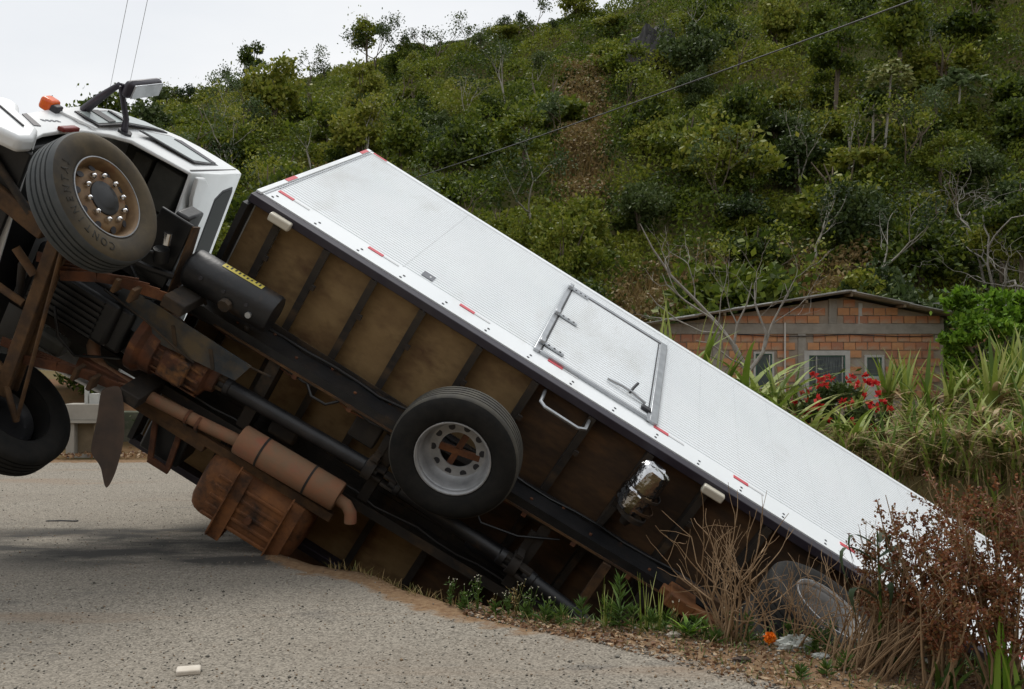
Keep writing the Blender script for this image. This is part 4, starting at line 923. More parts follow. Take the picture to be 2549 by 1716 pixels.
# bare or branching trees by recursive limbs
def branch(b, p, d, L_, r, depth, spread=.55, grav=.0, wig=.18, tips=None, n=6):
    pts = [p.copy()]; q = p.copy(); dd = d.copy()
    for k in range(4):
        dd = (dd+Vector(rng.normal(size=3))*wig+Vector((0, 0, grav))).normalized(); q = q+dd*L_/4; pts.append(q.copy())
    b.tube(pts, [r, r*.88, r*.76, r*.66, r*.55], n, cap=depth == 0)
    if depth == 0:
        if tips is not None: tips.append(q)
        return
    for k in range(2 if rng.random() < .55 else 3):
        nd = (dd+Vector(rng.normal(size=3))*spread).normalized(); branch(b, pts[-1] if k < 2 else pts[2], nd, L_*rng.uniform(.6, .85), r*.56, depth-1, spread, grav, wig, tips, max(4, n-1))
def slender(x, y, h, label, seed, dens=500):
    e = empty('slender_tree', (x, y, float(gz(x, y))-.3), rng.uniform(0, 6), label=label, cat='tree', group='slender trees along the ridge')
    b = MB(); tips = []; branch(b, Vector((0,0,0)), Vector((.05,.0,1)), h*.5, .05+h*.008, 3, .42, .08, .10, tips); b.build('trunk', 'bark', e)
    T = np.array([tuple(t) for t in tips]); k = rng.integers(0, len(T), dens)
    P = T[k]+rng.normal(size=(dens, 3))*h*.075; V, F = leaves(P, rng.normal(size=(dens, 3))+np.array([0,0,.2]), .16*rng.uniform(.6,1.2,dens), .09); inst('crown', npmesh('crown', V, F, 'leaf_dark'), e)
    return e
RL = 'slender tree with airy crown against the sky on the ridge'
for u, h, dn in ((415,3.4,700),(455,3.0,800),(560,3.6,600),(590,2.6,500),(640,4.2,260),(675,3.2,260),(765,4.6,320),(800,3.0,400),(935,5.6,1400),(985,4.0,400),(1060,3.6,260),(1085,4.6,260),(1150,4.4,420),(1215,2.8,300),(1290,3.4,600),(1330,4.2,420),(1370,2.6,300)):
    y_ = 68+rng.uniform(-1.5, 1.5); slender((u-1274.5)/2600*y_, y_, h*.55, ('dense-crowned ' if dn > 500 else 'sparse thin ')+('tall ' if h > 4.1 else 'short ' if h < 3.1 else '')+'tree against the sky on the ridge, '+('above the truck cab' if u < 700 else 'above the box nose' if u < 1100 else 'left of the rock outcrop'), u, dn)
for k in range(44):
    y_ = 34+27*rng.random(); x_ = rng.uniform(-.36, .48)*y_; h_ = rng.uniform(2.0, 3.6)
    e = slender(x_, y_, h_, ('tall ' if h_ > 2.9 else 'short ')+'thin-stemmed tree with loose crown '+where(x_, y_), k, int(rng.uniform(350, 800)))
    e['group'] = 'thin-stemmed trees on the slope'; 
    for o in e.children:
        if o.name.startswith('crown'): o.data.materials[0] = MATS[('leaf_hill', 'leaf_hill', 'leaf_pale', 'leaf_dark')[k % 4]]
        elif k % 2: o.data.materials[0] = MATS['bark_pale']
# umbrella-crowned trees
def umbrella(x, y, h, m_, label, r=.85, lean=.12):
    e = empty('umbrella_tree', (x, y, float(gz(x, y))-.2), 0, label=label, cat='tree')
    MB().tube([(0,0,0),(lean*.3,0,h*.35),(lean*.7,0,h*.7),(lean,0,h)], [.07,.06,.05,.045], 8).build('trunk', 'bark_pale', e, smooth=60)
    Ps, As = [], []
    for i in range(80):
        a = rng.uniform(0, 2*PI); rr = r*rng.uniform(.15, 1.1); c = np.array([lean+rr*math.cos(a), rr*math.sin(a), h+.42-.62*(rr/r)**2+rng.uniform(-.25,.22)])
        for j in range(8):
            b_ = 2*PI*j/8; d = np.array([math.cos(b_), math.sin(b_), rng.uniform(-1.0,.2)]); Ps.append(c+d*.13); As.append(d)
    V, F = leaves(np.array(Ps), np.array(As), .30, .13); inst('crown', npmesh('crown', V, F, m_), e)
    b = MB()
    for i in range(7):
        a = 2*PI*i/7; b.tube([(lean,0,h-.05), (lean+.5*r*math.cos(a), .5*r*math.sin(a), h+.22)], [.025,.012], 5)
    b.build('limb', 'bark_pale', e)
leafmat('leaf_yellow', [(.13,.16,.04),(.20,.22,.06),(.27,.26,.09)], objw=.1)
umbrella(15.8, 44.5, 4.5, 'leaf_yellow', 'pale-trunked umbrella-shaped tree with yellowish leaves on the hillside', .8, .35)
umbrella(15.35, 44.6, 3.3, 'leaf_hill', 'thin tree with small green umbrella crown beside the pale-trunked tree', .6, .1)
umbrella(20.2, 47.5, 3.0, 'leaf_pale', 'umbrella tree with flat whitish crown on the shaded hillside', 1.1, .2)
# grey rock outcrop high on the slope
b = MB()
nu, nv = 26, 22
for i in range(nu):
    for j in range(nv):
        t, p_ = 2*PI*i/nu, PI*(j+.5)/nv; n_ = .75+.5*vnoise(i*.9+j*.15, j*.35)+.25*vnoise(i*2.2, j*.8)
        b.v.append((1.3*n_*math.cos(t)*math.sin(p_), .8*n_*math.sin(t)*math.sin(p_), 1.9*n_*math.cos(p_)+.35*math.cos(t)))
for i in range(nu):
    for j in range(nv-1): b.f.append((i*nv+j, ((i+1) % nu)*nv+j, ((i+1) % nu)*nv+j+1, i*nv+j+1))
mat('rock', (.075,.073,.07), (.028,.027,.026), rough=.95, scale=3, mapping=(2,2,.5), c3=(.17,.165,.16), s3=4, f3=(.58,.78), bump=.8, bscale=9)
ro = tag(b.build('rock_outcrop', 'rock', smooth=35), 'grey craggy rock face jutting from the upper hillside', 'rock'); ro.location = (7.6, 57.5, float(gz(7.6, 57.5))+.7); ro.rotation_euler = (0, .25, .4)
# bare tree in front of the house
bt = empty('bare_tree', (5.2, 22.5, float(gz(5.2, 22.5))-.1), 0, label='leafless grey tree standing in front of the brick house', cat='tree')
b = MB()
def limb(pts, r0, r1, n=6):
    k = len(pts); b.tube(pts, [r0+(r1-r0)*i/(k-1) for i in range(k)], n)
limb([(.10,0,0),(.02,0,.7),(-.12,.0,1.25),(-.42,0,1.85)], .085, .06, 8)
limb([(-.42,0,1.85),(-.75,.05,2.3),(-1.25,.1,2.85),(-1.75,.1,3.35),(-2.15,.15,3.95),(-2.42,.2,4.5)], .05, .010)
limb([(-.55,0,2.0),(-.95,-.1,2.45),(-1.5,-.2,2.8),(-1.9,-.2,3.15),(-2.0,-.2,3.4)], .035, .008)
limb([(-.12,0,1.25),(.22,.05,1.7),(.30,.1,2.1),(.15,.1,2.5),(.05,.1,2.75)], .045, .015)
limb([(.25,.05,1.8),(.42,.1,2.3),(.62,.1,2.7),(.78,.1,2.95),(.70,.1,3.2)], .03, .008)
limb([(-.42,0,1.85),(-.35,0,2.3),(-.15,-.05,2.75),(-.05,-.1,3.2)], .03, .008)
limb([(-.62,0,2.1),(-1.1,.15,2.15),(-1.6,.2,2.4),(-2.05,.2,2.75),(-2.2,.2,2.95)], .025, .007)
limb([(-.05,0,1.35),(-.5,-.1,1.55),(-.95,-.1,1.9),(-1.25,-.1,1.95)], .025, .008)
tw = MB(); b.build('trunk', 'twig_grey', bt, smooth=60)
for s_, d_, l_ in (((-1.25,.1,2.85),(.1,0,1),.8),((-1.5,-.2,2.8),(-.8,0,.6),.8),((.30,.1,2.1),(-.4,0,1),.8),((.62,.1,2.7),(.5,0,.8),.7),((-.35,0,2.3),(-.2,0,1),.7),((.05,.1,2.75),(.4,0,1),.7),((-.75,.05,2.3),(.2,0,1),.8),((-1.6,.2,2.4),(-.7,0,.3),.6),((-1.75,.1,3.35),(-.2,0,1),.6),((.42,.1,2.3),(1,0,.4),.7)):
    branch(tw, Vector(s_), Vector(d_).normalized(), l_, .016, 2, .5, .03, .16, None, 5)
tag(tw.build('twigs', 'twig_grey', bt), kind='stuff')
# tangle of pale bare branches on the right of the hill foot
bt = empty('tangled_tree', (16.4, 35.6, float(gz(16.4, 35.6))), 0, label='tangled leafless tree with pale twisting branches at the hill foot', cat='tree')
b = MB()
for k in range(5): branch(b, Vector((rng.uniform(-.5,.5), rng.uniform(-.4,.4), 0)), Vector((rng.uniform(-.7,.4), 0, 1)).normalized(), 2.3, .06, 4, .75, -.03, .30, None, 5)
b.build('trunk', 'twig_grey', bt)
# bright green tree by the house corner
bt = empty('bright_tree', (10.9, 24.0, float(gz(10.9, 24))), 0, label='bright lime green leafy tree beside the right corner of brick house', cat='tree')
parts = []
for ox, oy, oz, R_, n_ in ((0,0,2.35,(.95,.8,.75),2300),(-.75,-.1,2.0,(.6,.6,.42),1100),(-.45,.1,2.95,(.5,.5,.5),900),(.55,.1,2.85,(.65,.6,.5),1100),(1.2,0,2.35,(.8,.7,.6),1500),(1.9,.1,2.75,(.7,.6,.6),1100),(.3,-.2,1.5,(.8,.7,.5),900),(2.3,.1,1.9,(.8,.7,.7),1100),(-.55,-.2,1.45,(.5,.5,.45),800),(1.2,-.2,1.35,(.9,.7,.6),1300),(-.1,-.3,.8,(.6,.5,.5),700)):
    V, F = crown(n_, R_, 9, .15, up=.5, hollow=.5); parts.append((V+np.array([ox, oy, oz]), F))
V, F = joinVF(parts)
inst('crown', npmesh('crown', V, F, 'leaf_bright'), bt); inst('trunk', stems_mesh('trunk', 2.2, .08, .8, 5), bt)
# dark hedge mass right of it and shrubs filling the garden back
for x_, y_, sc, i in ((13.6,26,1.4,5),(12.6,25,1.0,0),(14.8,25,1.2,1),(11.6,21.5,.8,2),(3.2,29.5,.9,10),(1.2,30,1.1,0),(-1.5,30,1.2,1),(4.8,30.2,1.0,10),(6.6,30.6,1.0,3)): put_shrub(i, x_, y_, sc, group='shrubs near the brick house', label=['rounded green shrub growing near the brick house','dark green shrub growing near the brick house','tall shrub near the brick house','silvery shrub near the brick house','dry brown shrub behind the brick house'][SH[i][2]])

# ---- cane and tall grass clumps in the garden behind the truck
def cane_mesh(nst, nbl, hmin, hmax, dry, seed, wd=.045, lean=(.25,.95)):
    pv = []
    P = rng.normal(size=(nst, 3))*np.array([.16,.16,0]); kk = rng.integers(0, nst, nbl)
    hb = rng.uniform(0, .55, nbl); base = P[kk]+np.column_stack([np.zeros(nbl), np.zeros(nbl), hb])
    V1, F1 = blades(base, rng.uniform(hmin, hmax, nbl)*(1-.25*hb), rng.uniform(.6, 1.25, nbl)*wd, rng.uniform(*lean, nbl), .75, 6)
    nd = int(nbl*dry); kd = rng.integers(0, nst, nd); base = P[kd]+np.column_stack([np.zeros(nd), np.zeros(nd), rng.uniform(.2,.75,nd)])
    V2, F2 = blades(base, rng.uniform(.45,.85,nd)*hmin, rng.uniform(.5,1.1,nd)*wd, rng.uniform(1.1,1.9,nd), .9, 6)
    V, F = joinVF([(V1, F1), (V2, F2)]); mi = np.r_[np.zeros(len(F1)), np.ones(len(F2))]
    lv = npmesh('blades', V, F, ['blade_green', 'blade_dry'], mi)
    b = MB()
    for q in P: b.tube([(q[0], q[1], -.25), (q[0]*1.1, q[1]*1.1, .35), (q[0]*1.2, q[1]*1.2, .75)], [.018,.016,.012], 6)
    o = b.build('stalk', 'blade_dry'); sm = o.data; bpy.data.objects.remove(o); return lv, sm
CANE = [cane_mesh(3, 30, 1.0, 1.6, .9, 0, .10, (.1,.8)), cane_mesh(2, 26, 1.1, 1.75, .9, 1, .105, (.08,.6)), cane_mesh(4, 36, .8, 1.3, .9, 2, .09), cane_mesh(4, 22, .7, 1.2, 2.6, 3, .085)]
BROAD = [cane_mesh(4, 24, 1.1, 1.7, .2, 4, .13, (.6,1.5)), cane_mesh(3, 14, 1.1, 1.6, .15, 5, .11, (.05,.7))]
def put_cane(src, x, y, sc, label, group, name, z=None):
    e = empty(name, (x, y, float(gz(x, y)) if z is None else z), rng.uniform(0, 6), sc, label=label, cat='grass clump', group=group); inst('blades', src[0], e); inst('stalk', src[1], e); return e
CL = 'cane clump with green upright blades and dry drooping leaves in the garden'; CG = 'cane clumps in the garden behind the truck'
def cane_label(x, y, i): return ['spreading ', 'tall upright ', 'short bushy ', 'mostly dry '][i]+'cane clump '+('beside the red flowering bush' if math.hypot(x-4.62, y-14.75) < .9 else 'below the bright lime green tree' if x > 7.4 else 'on the ditch bank by the truck box' if y < 14.3 else 'under the small house window' if x > 5.9 else 'in the middle of the garden')
for x_, y_, sc, i in ((4.35,15.8,.72,0),(5.2,15.6,.62,1),(5.6,15.9,.80,1),(5.75,14.9,.72,2),(6.3,15.6,.92,0),(6.85,15.2,.95,1),(7.4,15.9,1.02,0),(7.9,15.2,1.0,2),(6.6,17.2,.85,1),(7.6,17.6,1.0,2),(8.4,17.0,1.1,0),(8.9,18.2,1.1,1),
    (4.6,13.2,.62,3),(5.4,13.2,.7,3),(6.0,13.0,.72,2),(5.25,13.9,.7,3),(6.7,13.2,.85,1),(6.3,14.1,.85,3),(7.1,14.2,.95,3),(4.2,13.2,.6,3),(5.8,14.2,.8,3),(8.0,14.4,1.0,1),(5.2,12.7,.55,0),(5.75,12.5,.6,3),(6.4,12.3,.7,2),(4.1,12.9,.55,3),(4.55,12.7,.6,3),(5.0,12.9,.6,3),(5.5,12.8,.65,3),(6.1,12.6,.7,3),(4.8,12.5,.5,2)): put_cane(CANE[i], x_, y_, sc, cane_label(x_, y_, i), CG, 'cane_clump')
BL = 'broad-leaved arching cane behind the truck box, in front of the house'; BGp = 'broad leaved canes by the truck box'
for x_, y_, sc, i in ((2.12,15.0,1.25,1),(2.30,15.0,1.35,1),(2.62,15.2,1.35,1),(2.9,15.0,1.1,1),(3.2,15.2,.95,0),(3.7,15.6,1.2,0),(4.1,15.9,1.05,0),(3.8,14.6,.95,1),(4.1,14.0,.85,0),(3.5,14.4,.85,0),(4.4,13.4,.7,0)): put_cane(BROAD[i], x_, y_, sc, BL if x_ > 3 else 'broad-leaved upright cane rising behind the top edge of truck box', BGp, 'broad_cane')
# red flowering bush under the window
fb = empty('flowering_bush', (4.62, 14.75, float(gz(4.62, 14.75))+.05), 0, .92, label='bush covered in red flowers below the house window', cat='bush')
V, F = crown(1700, (.72,.6,.62), 16, .12); V[:, 2] += .62; inst('foliage', npmesh('foliage', V, F, 'leaf_dark'), fb)
C = unit(rng.normal(size=(85, 3)))*np.array([.70,.58,.60])*rng.uniform(.75, 1.05, size=(85, 1)); Ps, As = [], []
for c in C:
    for j in range(7): d = unit(rng.normal(size=3)+np.array([0,-.6,.3])); Ps.append(c+d*.045); As.append(d)
V, F = leaves(np.array(Ps), np.array(As), .085, .06); V[:, 2] += .66; tag(inst('flowers', npmesh('flowers', V, F, 'petal_red'), fb), kind='stuff'); inst('stem', stems_mesh('stem', .7, .02, .35, 7, 'twig_dry'), fb)
# ---- far side of the road, seen below the truck
for x_, y_, sc, i in ((-6.9,16.3,.30,1),(-7.6,16.35,.34,5),(-5.5,16.35,.28,5),(-7.6,18.6,.75,0),(-6.3,18.9,.8,1),(-5.2,18.0,.7,5),(-4.3,18.2,.8,6),(-3.4,17.8,.75,3),(-8.8,18.5,.8,2),(-2.4,17.6,.8,0),(-1.2,18.0,.8,1),(0,18.2,.7,2),(-10,19,.9,4),(-7.0,17.6,.5,3),(-5.0,17.0,.35,2)):
    put_shrub(i, x_, y_, sc, group='roadside bushes across the road', label='dark green roadside bush across the road, behind the truck' if SH[i][2] else 'leafy green roadside bush across the road, behind the truck', name='roadside_bush')
mat('moss_wall', (.075,.078,.048), (.04,.048,.028), rough=.95, scale=3, c3=(.12,.11,.085), s3=2)
mw = tag(MB().box((-12,16.6,-.1), (-1.5,16.9,.62)).build('garden_wall', 'moss_wall', bevel=.02), 'low mossy grey wall along the far side of the road', 'wall')
st = empty('roadside_stand', (-6.35, 15.75, 0), 0, label='small concrete stand with grey box on top beside the far road edge', cat='stand')
MB().box((-.30,-.18,0), (.22,.2,.05)).build('base', 'concrete', st); MB().box((-.32,-.15,.05), (-.19,.12,.52)).build('post', 'concrete', st, bevel=.01); MB().box((.10,-.15,.05), (.18,.12,.52)).build('post', 'timber', st, bevel=.01)
MB().box((-.36,-.2,.52), (.26,.2,.56)).build('slab', 'concrete', st); MB().box((-.34,-.16,.56), (.22,.16,.80)).build('box', 'concrete', st, bevel=.01)
MB().box((-.08,-.04,.80), (-.03,.02,1.25)).build('pole', 'plaster', st); MB().box((.0,-.06,.80), (.14,.08,.95)).build('white_tin', 'plaster', st); MB().box((-.19,-.02,.05), (.10,.02,.5)).build('back_board', 'timber', st)
# ---- power lines
def cable(name, p, q, sag, r, label, m='ink'):
    p, q = Vector(p), Vector(q); pts = [p.lerp(q, t/24)-Vector((0,0,sag*4*(t/24)*(1-t/24))) for t in range(25)]
    tag(MB().tube(pts, r, 6).build(name, m, smooth=60), label, 'cable')
mat('cable_grey', (.30,.30,.31), rough=.6); mat('cable_black', (.03,.032,.03), (.06,.06,.06), rough=.5, scale=6)
def cable_at(u, v, Y): return ((u-1274.5)/2600*Y, Y, CAMH-(v-858)/2600*Y)
cable('power_cable', cable_at(330,-60,22), cable_at(258,300,40), .0, .006, 'thin grey overhead wire, the one ending lower beside the mirror arm', 'cable_grey')
cable('power_cable', cable_at(380,-60,22), cable_at(312,260,40), .0, .006, 'thin grey overhead wire passing just above the truck mirror head', 'cable_grey')
cable('power_cable', cable_at(2500,-85,16), cable_at(900,485,34), .12, .014, 'thick black cable slung across the wooded hillside above the house', 'cable_black')
# ================================================================ verge in front of the ditch
def edge(x, y): return min(y, float(road_end(x))-.05)
def twig_bush(name, x, y, h, cnt, spread, label, lean=(0,0,0), m='twig_dry', depth=2, r=.007, cat='dead shrub', heads=None, wig=.14):
    y = edge(x, y); e = empty(name, (x, y, 0), 0, label=label, cat=cat); b = MB(); tips = []
    for k in range(cnt):
        a = rng.uniform(0, 2*PI); s = spread*rng.uniform(.1, 1)
        branch(b, Vector((rng.normal()*.05, rng.normal()*.05, -.03)), Vector((s*math.cos(a)+lean[0], s*math.sin(a)+lean[1], 1)).normalized(), h*rng.uniform(.45,.8), r*rng.uniform(.7,1.2), depth, .42, .02, wig, tips, 5)
    b.build('stems', m, e)
    return e, np.array([tuple(t) for t in tips])
twig_bush('dead_shrub', 1.22, 5.95, .50, 22, .6, 'brittle brown leafless shrub in front of the sunken rear wheel', r=.008)
twig_bush('dead_shrub', 1.52, 5.85, .40, 14, .6, 'low tangle of dead brown twigs against the rear wheel rim', r=.006)
# swathe of dead stems leaning right
e = empty('dead_weed', (1.86, 5.45, -.01), 0, label='bundle of long dead brown stems leaning towards the reddish dock plants', cat='dead stems')
P = np.column_stack([rng.normal(size=(150, 2))*np.array([.10,.09]), np.zeros(150)]); b = MB()
for q in P:
    ln_ = rng.uniform(.28, .72); a = rng.normal()*.35; l0 = rng.uniform(.1, .9); d = Vector((l0+.1, a, 1)).normalized(); p0 = Vector(q)
    b.tube([p0, p0+d*ln_*.5+Vector((0,0,.02)), p0+d*ln_+Vector((rng.normal()*.06, rng.normal()*.05, -.04*l0))], [.005,.004,.002], 4)
b.build('stems', 'twig_dry', e)
e, _ = twig_bush('dead_shrub', 1.85, 5.6, .45, 18, .8, 'spiky dead brown weed at the foot of the white box side', r=.006)
# reddish dock plants
def dock(x, y, h, cnt, label, dens=150, spread=.35):
    y = edge(x, y); e = empty('dock_plant', (x, y, -.01), 0, label=label, cat='weed'); b = MB(); Ps, As = [], []
    for k in range(cnt):
        a = rng.uniform(0, 2*PI); s = spread*rng.uniform(.1, 1); hh = h*rng.uniform(.65, 1); p0 = Vector((rng.normal()*.05, rng.normal()*.05, 0))
        pts = [p0+Vector((s*math.cos(a)*t*hh, s*math.sin(a)*t*hh, hh*t))+Vector(rng.normal(size=3))*.012 for t in (0,.35,.7,1)]
        b.tube(pts, [.007,.006,.004,.002], 5)
        for j in range(7):
            t = rng.uniform(.35, .95); i = min(2, int(t*3)); c = pts[i].lerp(pts[i+1], t*3-i); d = Vector((rng.normal(), rng.normal(), .9)).normalized(); l_ = rng.uniform(.08, .22)*hh
            b.tube([c, c+d*l_], [.003,.0015], 4)
            for q in range(dens//7):
                f = rng.uniform(.15, 1); Ps.append(np.array(c+d*l_*f)+rng.normal(size=3)*.012); As.append(rng.normal(size=3))
    b.build('stems', 'twig_dry', e); V, F = leaves(np.array(Ps), np.array(As), rng.uniform(.012, .026, len(Ps)), rng.uniform(.010, .018, len(Ps))); inst('seed_heads', npmesh('seed_heads', V, F, 'dock_red'), e)
    V, F = blades(np.column_stack([rng.normal(size=(10, 2))*.03, np.zeros(10)]), rng.uniform(.12,.25,10), .03, rng.uniform(.4,1.1,10), .6, 4); inst('leaves', npmesh('leaves', V, F, 'weed_green'), e)
dock(2.20, 5.35, .95, 22, 'tall dark red dock plant with dense seed heads in front of truck box', 240, .45)
dock(2.50, 5.30, 1.1, 22, 'tallest reddish brown dock plant by the buried end of truck box', 230, .45)
dock(1.98, 5.45, .74, 9, 'thin purplish dock plant against the white box side', 140)
dock(2.36, 5.05, .75, 16, 'bushy red dock plant rooted among dead stems at verge corner', 200, .55)
dock(2.75, 5.1, 1.05, 18, 'reddish dock plant leaning over the far end of truck box', 200, .45)
dock(2.12, 5.1, .6, 12, 'short brownish dock plant behind the leaning dead stems', 150, .5)
# large curled blue-green leaves
e = empty('curly_leaf_plant', (1.90, 5.42, -.01), 0, 1.35, label='blue-green plant with curled drooping leaves against the white box side', cat='plant'); parts = []
for z_, a, l_ in ((.34,2.6,.17),(.42,3.1,.19),(.48,2.9,.15),(.38,.4,.16),(.50,.9,.10),(.44,5.6,.14),(.30,5.0,.15),(.28,3.4,.15)):
    V = []; d = np.array([math.cos(a), math.sin(a)*.5, 0]); s_ = np.array([-math.sin(a)*.5, math.cos(a), .2])
    for k in range(9):
        t = k/8; w_ = .028*math.sin(PI*min(1, .12+t*.88))+.002; c = np.array([0, 0, z_])+d*l_*math.sin(t*2.2)*.75+np.array([0,0,1])*(l_*.45*math.sin(t*PI*.9)-l_*.55*t*t)
        V += [c-s_*w_, c+s_*w_]
    parts.append((np.array(V), np.array([[2*k,2*k+1,2*k+3,2*k+2] for k in range(8)])))
V, F = joinVF(parts); inst('leaves', npmesh('leaves', V, F, 'weed_grey'), e); MB().tube([(0,0,0),(.01,0,.25),(.0,.01,.54)], [.007,.006,.003], 6).build('stem', 'weed_green', e)
# spiky green weeds
def spiky(x, y, h, label, n=46, m='weed_green', wd=.012, ln=.10, zz=None):
    y = edge(x, y); e = empty('verge_weed', (x, y, -.005), rng.uniform(0,6), label=label, cat='weed', group='green weeds along the broken road edge'); t = rng.uniform(.05, 1, n)
    a = rng.uniform(0, 2*PI, n); A = np.stack([np.cos(a), np.sin(a), .3+1.0*t], 1); A = unit(A); l_ = ln*(1.15-.6*t)*rng.uniform(.7,1.2,n)
    P = np.column_stack([np.zeros((n, 2)), t*h])+A*l_[:, None]*.5; V, F = leaves(P, A, l_, wd*rng.uniform(.8,1.3,n)); inst('leaves', npmesh('leaves', V, F, m), e)
    MB().tube([(0,0,0),(.004,.0,h*.5),(0,.004,h)], [.004,.003,.002], 5).build('stem', m, e)
GW = 'low green weed rooted on the broken road edge above the ditch'
spiky(.64, 6.28, .30, 'tall spiky green weed standing beside the chassis rail', 80, wd=.014, ln=.13)
spiky(.56, 6.32, .16, GW, 40); spiky(.42, 6.34, .15, GW, 46); spiky(.30, 6.36, .11, GW); spiky(.20, 6.4, .10, GW); spiky(.72, 6.2, .13, GW, 50); spiky(.82, 6.15, .12, GW, 50); spiky(.90, 6.12, .11, GW, 46)
for x_, y_, h_ in ((1.06,6.05,.12),(1.0,6.0,.08),(1.15,5.9,.07),(1.45,5.25,.07),(1.60,5.3,.08),(1.72,5.4,.09),(1.34,6.15,.17),(-.30,6.72,.07),(-.1,6.5,.08),(.08,6.42,.09),(1.12,6.12,.09),(1.55,6.05,.15),(1.66,5.95,.15)): spiky(x_, y_, h_, GW, 34, 'weed_green', .013, .08)
# broad-leaf weed
e = empty('broadleaf_weed', (1.02, 6.02, 0), 0, label='bright broad-leaved weed below the rusty rear spring beam', cat='weed')
V, F = blades(np.zeros((16, 3)), rng.uniform(.09,.17,16), .035, rng.uniform(.5,1.3,16), .5, 5); inst('leaves', npmesh('leaves', V, F, 'leaf_bright'), e)
# small daisies on wiry stems
mat('daisy_white', (.50,.47,.36), rough=.7); mat('daisy_yellow', (.75,.6,.25), rough=.7)
def wiry(x, y, h, cnt, label, m='weed_green', fl='daisy_white'):
    y = edge(x, y)+.02; e = empty('wiry_weed', (x, y, -.005), 0, label=label, cat='weed', group='wiry flowering weeds on the ditch edge'); b = MB(); Ps, As = [], []
    for k in range(cnt):
        a = rng.uniform(0, 2*PI); s = .35*rng.random(); hh = h*rng.uniform(.6, 1); b.tube([(0,0,0),(s*.4*hh*math.cos(a),s*.4*hh*math.sin(a),hh*.5),(s*hh*math.cos(a),s*hh*math.sin(a),hh)], [.0028,.0022,.0014], 4)
        c = np.array([s*hh*math.cos(a), s*hh*math.sin(a), hh])
        for j in range(5): d = unit(rng.normal(size=3)+np.array([0,0,.6])); Ps.append(c+d*.006); As.append(d)
    b.build('stems', m, e); V, F = leaves(np.array(Ps[::2]), np.array(As[::2]), .010, .007); tag(inst('flowers', npmesh('flowers', V, F, fl), e), kind='stuff')
    n = cnt*7; t = rng.uniform(.05,.8,n); P = np.column_stack([rng.normal(size=(n, 2))*.05*h*3*t[:, None], t*h]); V, F = leaves(P, rng.normal(size=(n, 3))+np.array([0,0,.5]), .03, .009); inst('leaves', npmesh('leaves', V, F, m), e)
WL = 'wiry flowering weed with tiny pale heads on the ditch edge'
for x_, y_, h_, c_ in ((-.40,6.78,.20,9),(-.30,6.74,.16,7),(-.12,6.6,.13,6),(-.22,6.7,.24,8),(-.02,6.5,.17,8),(.10,6.46,.22,9),(.22,6.42,.18,7),(.02,6.52,.26,6),(.95,6.1,.2,6),(1.72,5.9,.22,9),(1.66,5.9,.18,8),(1.25,5.98,.2,8)): wiry(x_, y_, h_, c_, WL, 'weed_green' if c_ > 6 else 'leaf_dry')
for x_, y_, h_ in ((.78,6.25,.38),(.86,6.2,.34),(.55,6.4,.36)):
    e = empty('grass_stalk', (x_, edge(x_, y_), -.005), 0, label='tall thin flowering grass stalk on the ditch edge', cat='grass', group='tall grass stalks on the ditch edge'); V, F = blades(np.column_stack([rng.normal(size=(9, 2))*.012, np.zeros(9)]), rng.uniform(.5,1,9)*h_, .006, rng.uniform(.05,.5,9), .5, 5); inst('blades', npmesh('blades', V, F, 'blade_green'), e)
# long green blade at the right edge
e = empty('grass_plant', (2.36, 4.95, -.02), 0, label='clump of broad upright green grass blades beside the red dock plants', cat='grass'); V, F = blades(np.column_stack([rng.normal(size=(9, 2))*.03, np.zeros(9)]), rng.uniform(.25,.45,9), .035, rng.uniform(.05,.35,9), .4, 5); inst('blades', npmesh('blades', V, F, 'leaf_bright'), e)
# orange flower
mat('petal_orange', (.95,.28,.01), (.85,.18,.005), rough=.6, scale=30)
e = empty('orange_flower', (1.43, 5.80, .0), 0, 1.3, label='bright orange flower head on the verge beside a crumpled grey bag', cat='flower'); Ps, As = [], []
for k in range(70): d = unit(rng.normal(size=3)+np.array([0,-.4,.2])); Ps.append(d*.020); As.append(d)
V, F = leaves(np.array(Ps), np.array(As), .022, .018); V[:, 2] += .045; inst('petals', npmesh('petals', V, F, 'petal_orange'), e); MB().lathe([(-.021,0),(-.014,.016),(0,.022),(.014,.016),(.021,0)], Matrix.Translation((0,0,.045)), 12).build('flower_head', 'petal_orange', e, smooth=60); MB().tube([(0,0,-.01),(0,.004,.03)], .003, 5).build('stem', 'weed_green', e)
# litter
mat('bag', (.48,.50,.47), (.34,.36,.32), rough=.45, scale=8, c3=(.62,.66,.66), s3=5, f3=(.55,.7))
mat('plaster_chip', (.62,.57,.49), (.5,.44,.36), rough=.9, scale=9)
def crumple(name, x, y, sx, sy, sz, label, m, seed, cat):
    b = MB(); nu, nv = 44, 22
    for i in range(nu):
        for j in range(nv):
            t, p_ = 2*PI*i/nu, PI*(j+.5)/nv; n_ = .55+.55*vnoise(i*.5+seed, j*.45)+.55*abs(vnoise(i*1.1+seed*3, j*.9)-.5); b.v.append((sx*n_*math.cos(t)*math.sin(p_), sy*n_*math.sin(t)*math.sin(p_), max(-.3, math.cos(p_)*n_)*sz))
    for i in range(nu):
        for j in range(nv-1): b.f.append((i*nv+j, ((i+1) % nu)*nv+j, ((i+1) % nu)*nv+j+1, i*nv+j+1))
    b.f.append(tuple(i*nv for i in range(nu))); b.f.append(tuple(i*nv+nv-1 for i in reversed(range(nu))))
    o = b.build(name, m, smooth=25); o.location = (x, y, .008+.25*sz); tag(o, label, cat)
crumple('plastic_bag', 1.575, 5.78, .115, .05, .055, 'crumpled translucent grey plastic bag on the verge by orange flower', 'bag', 1, 'bag')
crumple('plastic_scrap', 2.20, 5.45, .05, .035, .035, 'small white plastic scrap at the foot of the red dock plants', 'bag', 9, 'litter')
